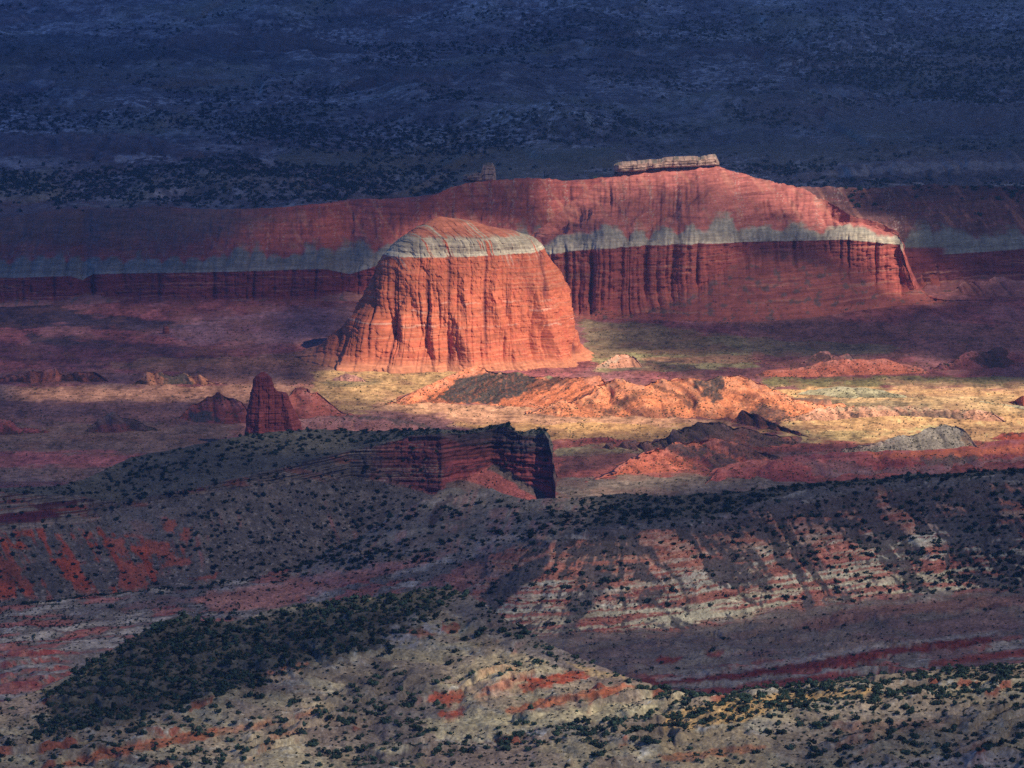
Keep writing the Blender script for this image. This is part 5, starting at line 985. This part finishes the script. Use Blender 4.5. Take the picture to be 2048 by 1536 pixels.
def build_fg():
    p, u, v = spots(3900, d_fg, ('hillside',), 1); p, u, v = thin(p, u, v, 2.6)
    pf, uf, vf = spots(8000, lambda u, v, P: reg(u, v, FOREST, 6) * (.55 + .6 * sst(-.5, .3, fbm(u / 30, v / 16, 3, 701))), ('hillside',), 2); pf, uf, vf = thin(pf, uf, vf, 2.5)
    allp = np.concatenate([p, pf]); allu = np.concatenate([u, uf]); allv = np.concatenate([v, vf])
    wood = np.concatenate([np.zeros(len(p)), np.ones(len(pf))])
    size = .55 + 1.8 * rng.uniform(0, 1.0, len(allp)) ** 1.9 * np.where(wood > 0, .9, 1.0); size *= np.where(reg(allu, allv, STRIP1, 6) > .5, .9, 1)
    inframe = (allu > 4) & (allu < 2044) & (allv < 1530)
    order = np.argsort(np.where(inframe & (wood < .5), -size / allp[:, 1], 1)); ind = order[:300]; rest = order[300:]
    tm = [crown(190, s, .82 + .1 * (s % 3), .17) for s in range(9)]
    # one juniper: trunk and crown, then copies
    crowns = [raw_mesh('crown', tv, tf, smooth=False) for tv, tf in tm]
    for c in crowns: c.materials.append(TREE)
    tr = []
    for k in range(3):
        a = np.arange(6) * math.pi / 3; rings = [np.stack([np.cos(a) * r + dx, np.sin(a) * r + dy, np.full(6, z)], 1) for r, z, dx, dy in ((.10, -.25, 0, 0), (.07, .2, .03 * k, .02), (.05, .5, .06 * k - .05, -.04), (.02, .9, .05, .08 * k - .1))]
        vv = np.concatenate(rings); ff = np.array([(r * 6 + j, r * 6 + (j + 1) % 6, r * 6 + 6 + (j + 1) % 6, r * 6 + 6 + j) for r in range(3) for j in range(6)]); m = raw_mesh('trunk', vv, ff); m.materials.append(BARK); tr.append(m)
    AREAS = [([(1540, 1400), (2100, 1385), (2100, 1545), (1540, 1545)], 'the pale slope in the nearest corner'), (STRIP1, 'the dark line of trees along the near rim'), (STRIP2, 'the tree belt crossing the near slope'),
             ([(1320, 1440), (1540, 1420), (1540, 1545), (1320, 1545)], 'the buff ledge below the tree belt'), ([(850, 1180), (1000, 1200), (1400, 1390), (1300, 1400), (1050, 1330), (880, 1290)], 'the stony spur beside the wooded hill'),
             ([(830, 1330), (1330, 1330), (1330, 1500), (830, 1500)], 'the cream slope with rust red ledges'), ([(600, 1330), (830, 1330), (880, 1545), (600, 1545)], 'the grey scree gully'),
             ([(-60, 1380), (600, 1300), (600, 1545), (-60, 1545)], 'the buff slope below the wooded hill')]
    for j, i in enumerate(ind):
        s = size[i]; where = 'the near slope'
        for q, nm in AREAS:
            if sdist(np.array([allu[i]]), np.array([allv[i]]), q)[0] > 0: where = nm; break
        sz = 'large' if s > 1.75 else ('small' if s < 1.4 else 'medium')
        t = empty('juniper_tree', (float(allp[i, 0]), float(allp[i, 1]), float(allp[i, 2]) - .1 * s), label=f'{sz} dark green juniper on {where}', cat='tree', group=f'{sz} junipers on {where}')
        t.rotation_euler = (0, 0, rng.uniform(0, 6.28)); t.scale = (s, s, s * rng.uniform(.8, 1.15))
        for nm, me in (('crown', crowns[rng.randint(9)]), ('trunk', tr[rng.randint(3)])):
            o = bpy.data.objects.new(nm, me); scene.collection.objects.link(o); o.parent = t
    w1 = rest[wood[rest] < .5]; w2 = rest[wood[rest] > .5]
    tag(scatter('juniper_woodland', [crown(110, 20 + s, .8, .2) for s in range(6)], allp[w1], size[w1], TREE), kind='stuff', label='scattered dark junipers thickening into belts over the near slopes', cat='woodland')
    tag(scatter('wooded_hill_trees', [crown(110, 30 + s, .85, .2) for s in range(6)], allp[w2], size[w2], TREE), kind='stuff', label='dense juniper wood cloaking the near hill', cat='woodland')
    p, u, v = spots(5200, lambda u, v, P: .3 + sst(-.2, .5, fbm(u / 30, v / 14, 3, 702)) + 0 * u, ('hillside',), 3)
    tag(scatter('sagebrush', [clump_template(26, 1, .7, .35, s, 3) for s in range(4)], p, rng.uniform(.25, .7, len(p)), TREE2), kind='stuff')
build_fg()
def build_mid():
    def d(u, v, P):
        n = sst(-.5, .5, fbm(u / 45, v / 20, 3, 710)); w = .05 + .1 * n + 0 * u
        w += .9 * reg(u, v, [(250, 925), (430, 878), (560, 858), (880, 852), (880, 866), (700, 880), (560, 905), (400, 940), (260, 1000), (190, 965)]) * (.4 + n)
        w += .45 * reg(u, v, [(380, 1000), (600, 985), (820, 990), (860, 1020), (700, 1090), (520, 1140), (380, 1130)]) + .35 * reg(u, v, [(560, 1150), (900, 980), (1200, 1000), (1150, 1050), (850, 1120)])
        w += 1.5 * reg(u, v, [(1080, 1050), (1200, 1000), (1560, 975), (1700, 955), (1560, 990), (1480, 1018), (1324, 1036), (1120, 1062)]) + .5 * reg(u, v, [(1640, 965), (2100, 935), (2100, 950), (1700, 975)])
        w += .8 * reg(u, v, [(1820, 1110), (1980, 1090), (2100, 1120), (2100, 1180), (1850, 1190)]) + .35 * reg(u, v, [(1300, 1040), (2100, 960), (2100, 1180), (1700, 1180)]) + 1.0 * reg(u, v, [(720, 1105), (1100, 1050), (1120, 1066), (900, 1105), (740, 1130)], 4)
        w += .8 * reg(u, v, [(560, 1135), (760, 1105), (780, 1120), (600, 1150)], 4) + .5 * reg(u, v, [(1110, 1280), (1160, 1200), (1240, 1110), (1230, 1170), (1160, 1250)])
        w *= 1 - .9 * reg(u, v, [(0, 1210), (400, 1180), (620, 1150), (950, 1130), (850, 1180), (400, 1230), (0, 1400)]); w *= 1 - .8 * reg(u, v, [(1180, 1220), (2048, 1190), (2048, 1300), (1390, 1390), (1100, 1320)])
        w *= 1 - .95 * reg(u, v, [(885, 900), (1115, 880), (1115, 1005), (900, 1000)]); return w
    p, u, v = spots(4600, d, ('scree_slope', 'juniper_top', 'banded_cliff', 'hill', 'badlands'), 4)
    ok = (v > 845) & (p[:, 1] < 3950); p, u, v = thin(p[ok], u[ok], v[ok], 3.4)
    s = rng.uniform(.5, 1, len(p)) ** 1.6 * 2.2
    tag(scatter('juniper_scrub', [crown(60, 60 + k, .8, .25) for k in range(6)], p, s, TREE2), kind='stuff', label='dark junipers dotted over the middle ridges', cat='woodland')
    p, u, v = spots(9000, lambda u, v, P: .4 + sst(-.2, .5, fbm(u / 30, v / 12, 3, 712)) + 0 * u, ('scree_slope', 'juniper_top', 'badlands'), 5); ok = v > 850; p = p[ok]
    tag(scatter('sagebrush', [clump_template(12, 1, .7, .4, s_, 3) for s_ in range(4)], p, rng.uniform(.4, .95, len(p)), TREE2), kind='stuff')
build_mid()
def build_valley():
    def d(u, v, P):
        w = .35 + sst(-.3, .5, fbm(u / 60, v / 12, 3, 720)); w *= sst(5600, 5300, P[:, 1])
        w *= 1 - .6 * reg(u, v, [(640, 437), (1180, 437), (1180, 740), (640, 740)]); w *= 1 - .8 * (v < 640)
        return w * np.where(v < 600, .1, 1)
    p, u, v = spots(26000, d, ('ground', 'hill', 'talus'), 6)
    tag(scatter('desert_scrub', [clump_template(7, 1, .8, .6, s, 2) for s in range(4)], p, rng.uniform(.4, 1.15, len(p)) ** 1.6 * .72, SCRUB), kind='stuff')
    # far plain
    def f(u, v, P):
        n = fbm(P[:, 0] / 170, P[:, 1] / 330, 4, 730); m = sst(.05, .5, n) * 1.0 + .05
        m += .8 * sst(.3, .6, fbm(P[:, 0] / 60, P[:, 1] / 110, 3, 731)) * sst(-.3, .2, n)
        m += 1.5 * reg(u, v, [(-60, 345), (900, 330), (900, 385), (600, 405), (-60, 400)], 8, 20) + 1.3 * reg(u, v, [(1024, 50), (1500, 62), (1400, 90), (1060, 88)], 8, 20) + 1.2 * reg(u, v, [(1480, 60), (2100, 60), (2100, 180), (1650, 190)], 12, 30)
        m += 1.1 * reg(u, v, [(450, 250), (1200, 230), (1450, 262), (1200, 280), (900, 320), (600, 300)], 12, 24) + .8 * reg(u, v, [(-60, 215), (400, 222), (600, 255), (-60, 265)], 8, 20) + .8 * reg(u, v, [(1500, 330), (2100, 310), (2100, 385), (1600, 372)], 8, 16) + .8 * reg(u, v, [(900, 0), (2100, 0), (2100, 60), (900, 50)], 12, 20)
        m *= 1 - .85 * reg(u, v, [(1200, 285), (2100, 200), (2100, 255), (1900, 310), (1300, 340), (700, 345), (740, 325)], 8, 20); m *= 1 - .6 * reg(u, v, [(-60, 40), (560, 60), (700, 150), (500, 210), (-60, 205)], 20, 30)
        return m * sst(5500, 5750, P[:, 1]) * (.35 + .65 * sst(0, 120, v))
    p, u, v = spots(14000, f, ('ground', 'upper_slope'), 7); p, u, v = thin(p, u, v, 4.5)
    tag(scatter('plain_woodland', [crown(9, 80 + s, .75, .42) for s in range(5)], p, rng.uniform(.45, 1, len(p)) ** 1.5 * 3.9, TREE2), kind='stuff', label='dark junipers in belts over the far plain', cat='woodland')
build_valley()
# ================================================================== haze over the whole basin
def haze():
    x0, x1, y0, y1, z0, z1 = -6200.0, 6200.0, -300.0, 61000.0, -40.0, 712.0
    v = np.array([(x, y, z) for z in (z0, z1) for y in (y0, y1) for x in (x0, x1)], float)
    f = np.array([(0, 2, 3, 1), (4, 5, 7, 6), (0, 1, 5, 4), (2, 6, 7, 3), (0, 4, 6, 2), (1, 3, 7, 5)])
    m = bpy.data.materials.new('haze'); m.use_nodes = True; nt = m.node_tree; nt.nodes.clear()
    out = nt.nodes.new('ShaderNodeOutputMaterial'); vo = nt.nodes.new('ShaderNodeVolumePrincipled')
    vo.inputs['Color'].default_value = (.30, .52, 1.0, 1); vo.inputs['Density'].default_value = HAZE
    nt.links.new(vo.outputs[0], out.inputs['Volume'])
    tag(link_mesh('haze', raw_mesh('haze', v, f, smooth=False), m), kind='stuff')
HAZE = 3.1e-5
haze()
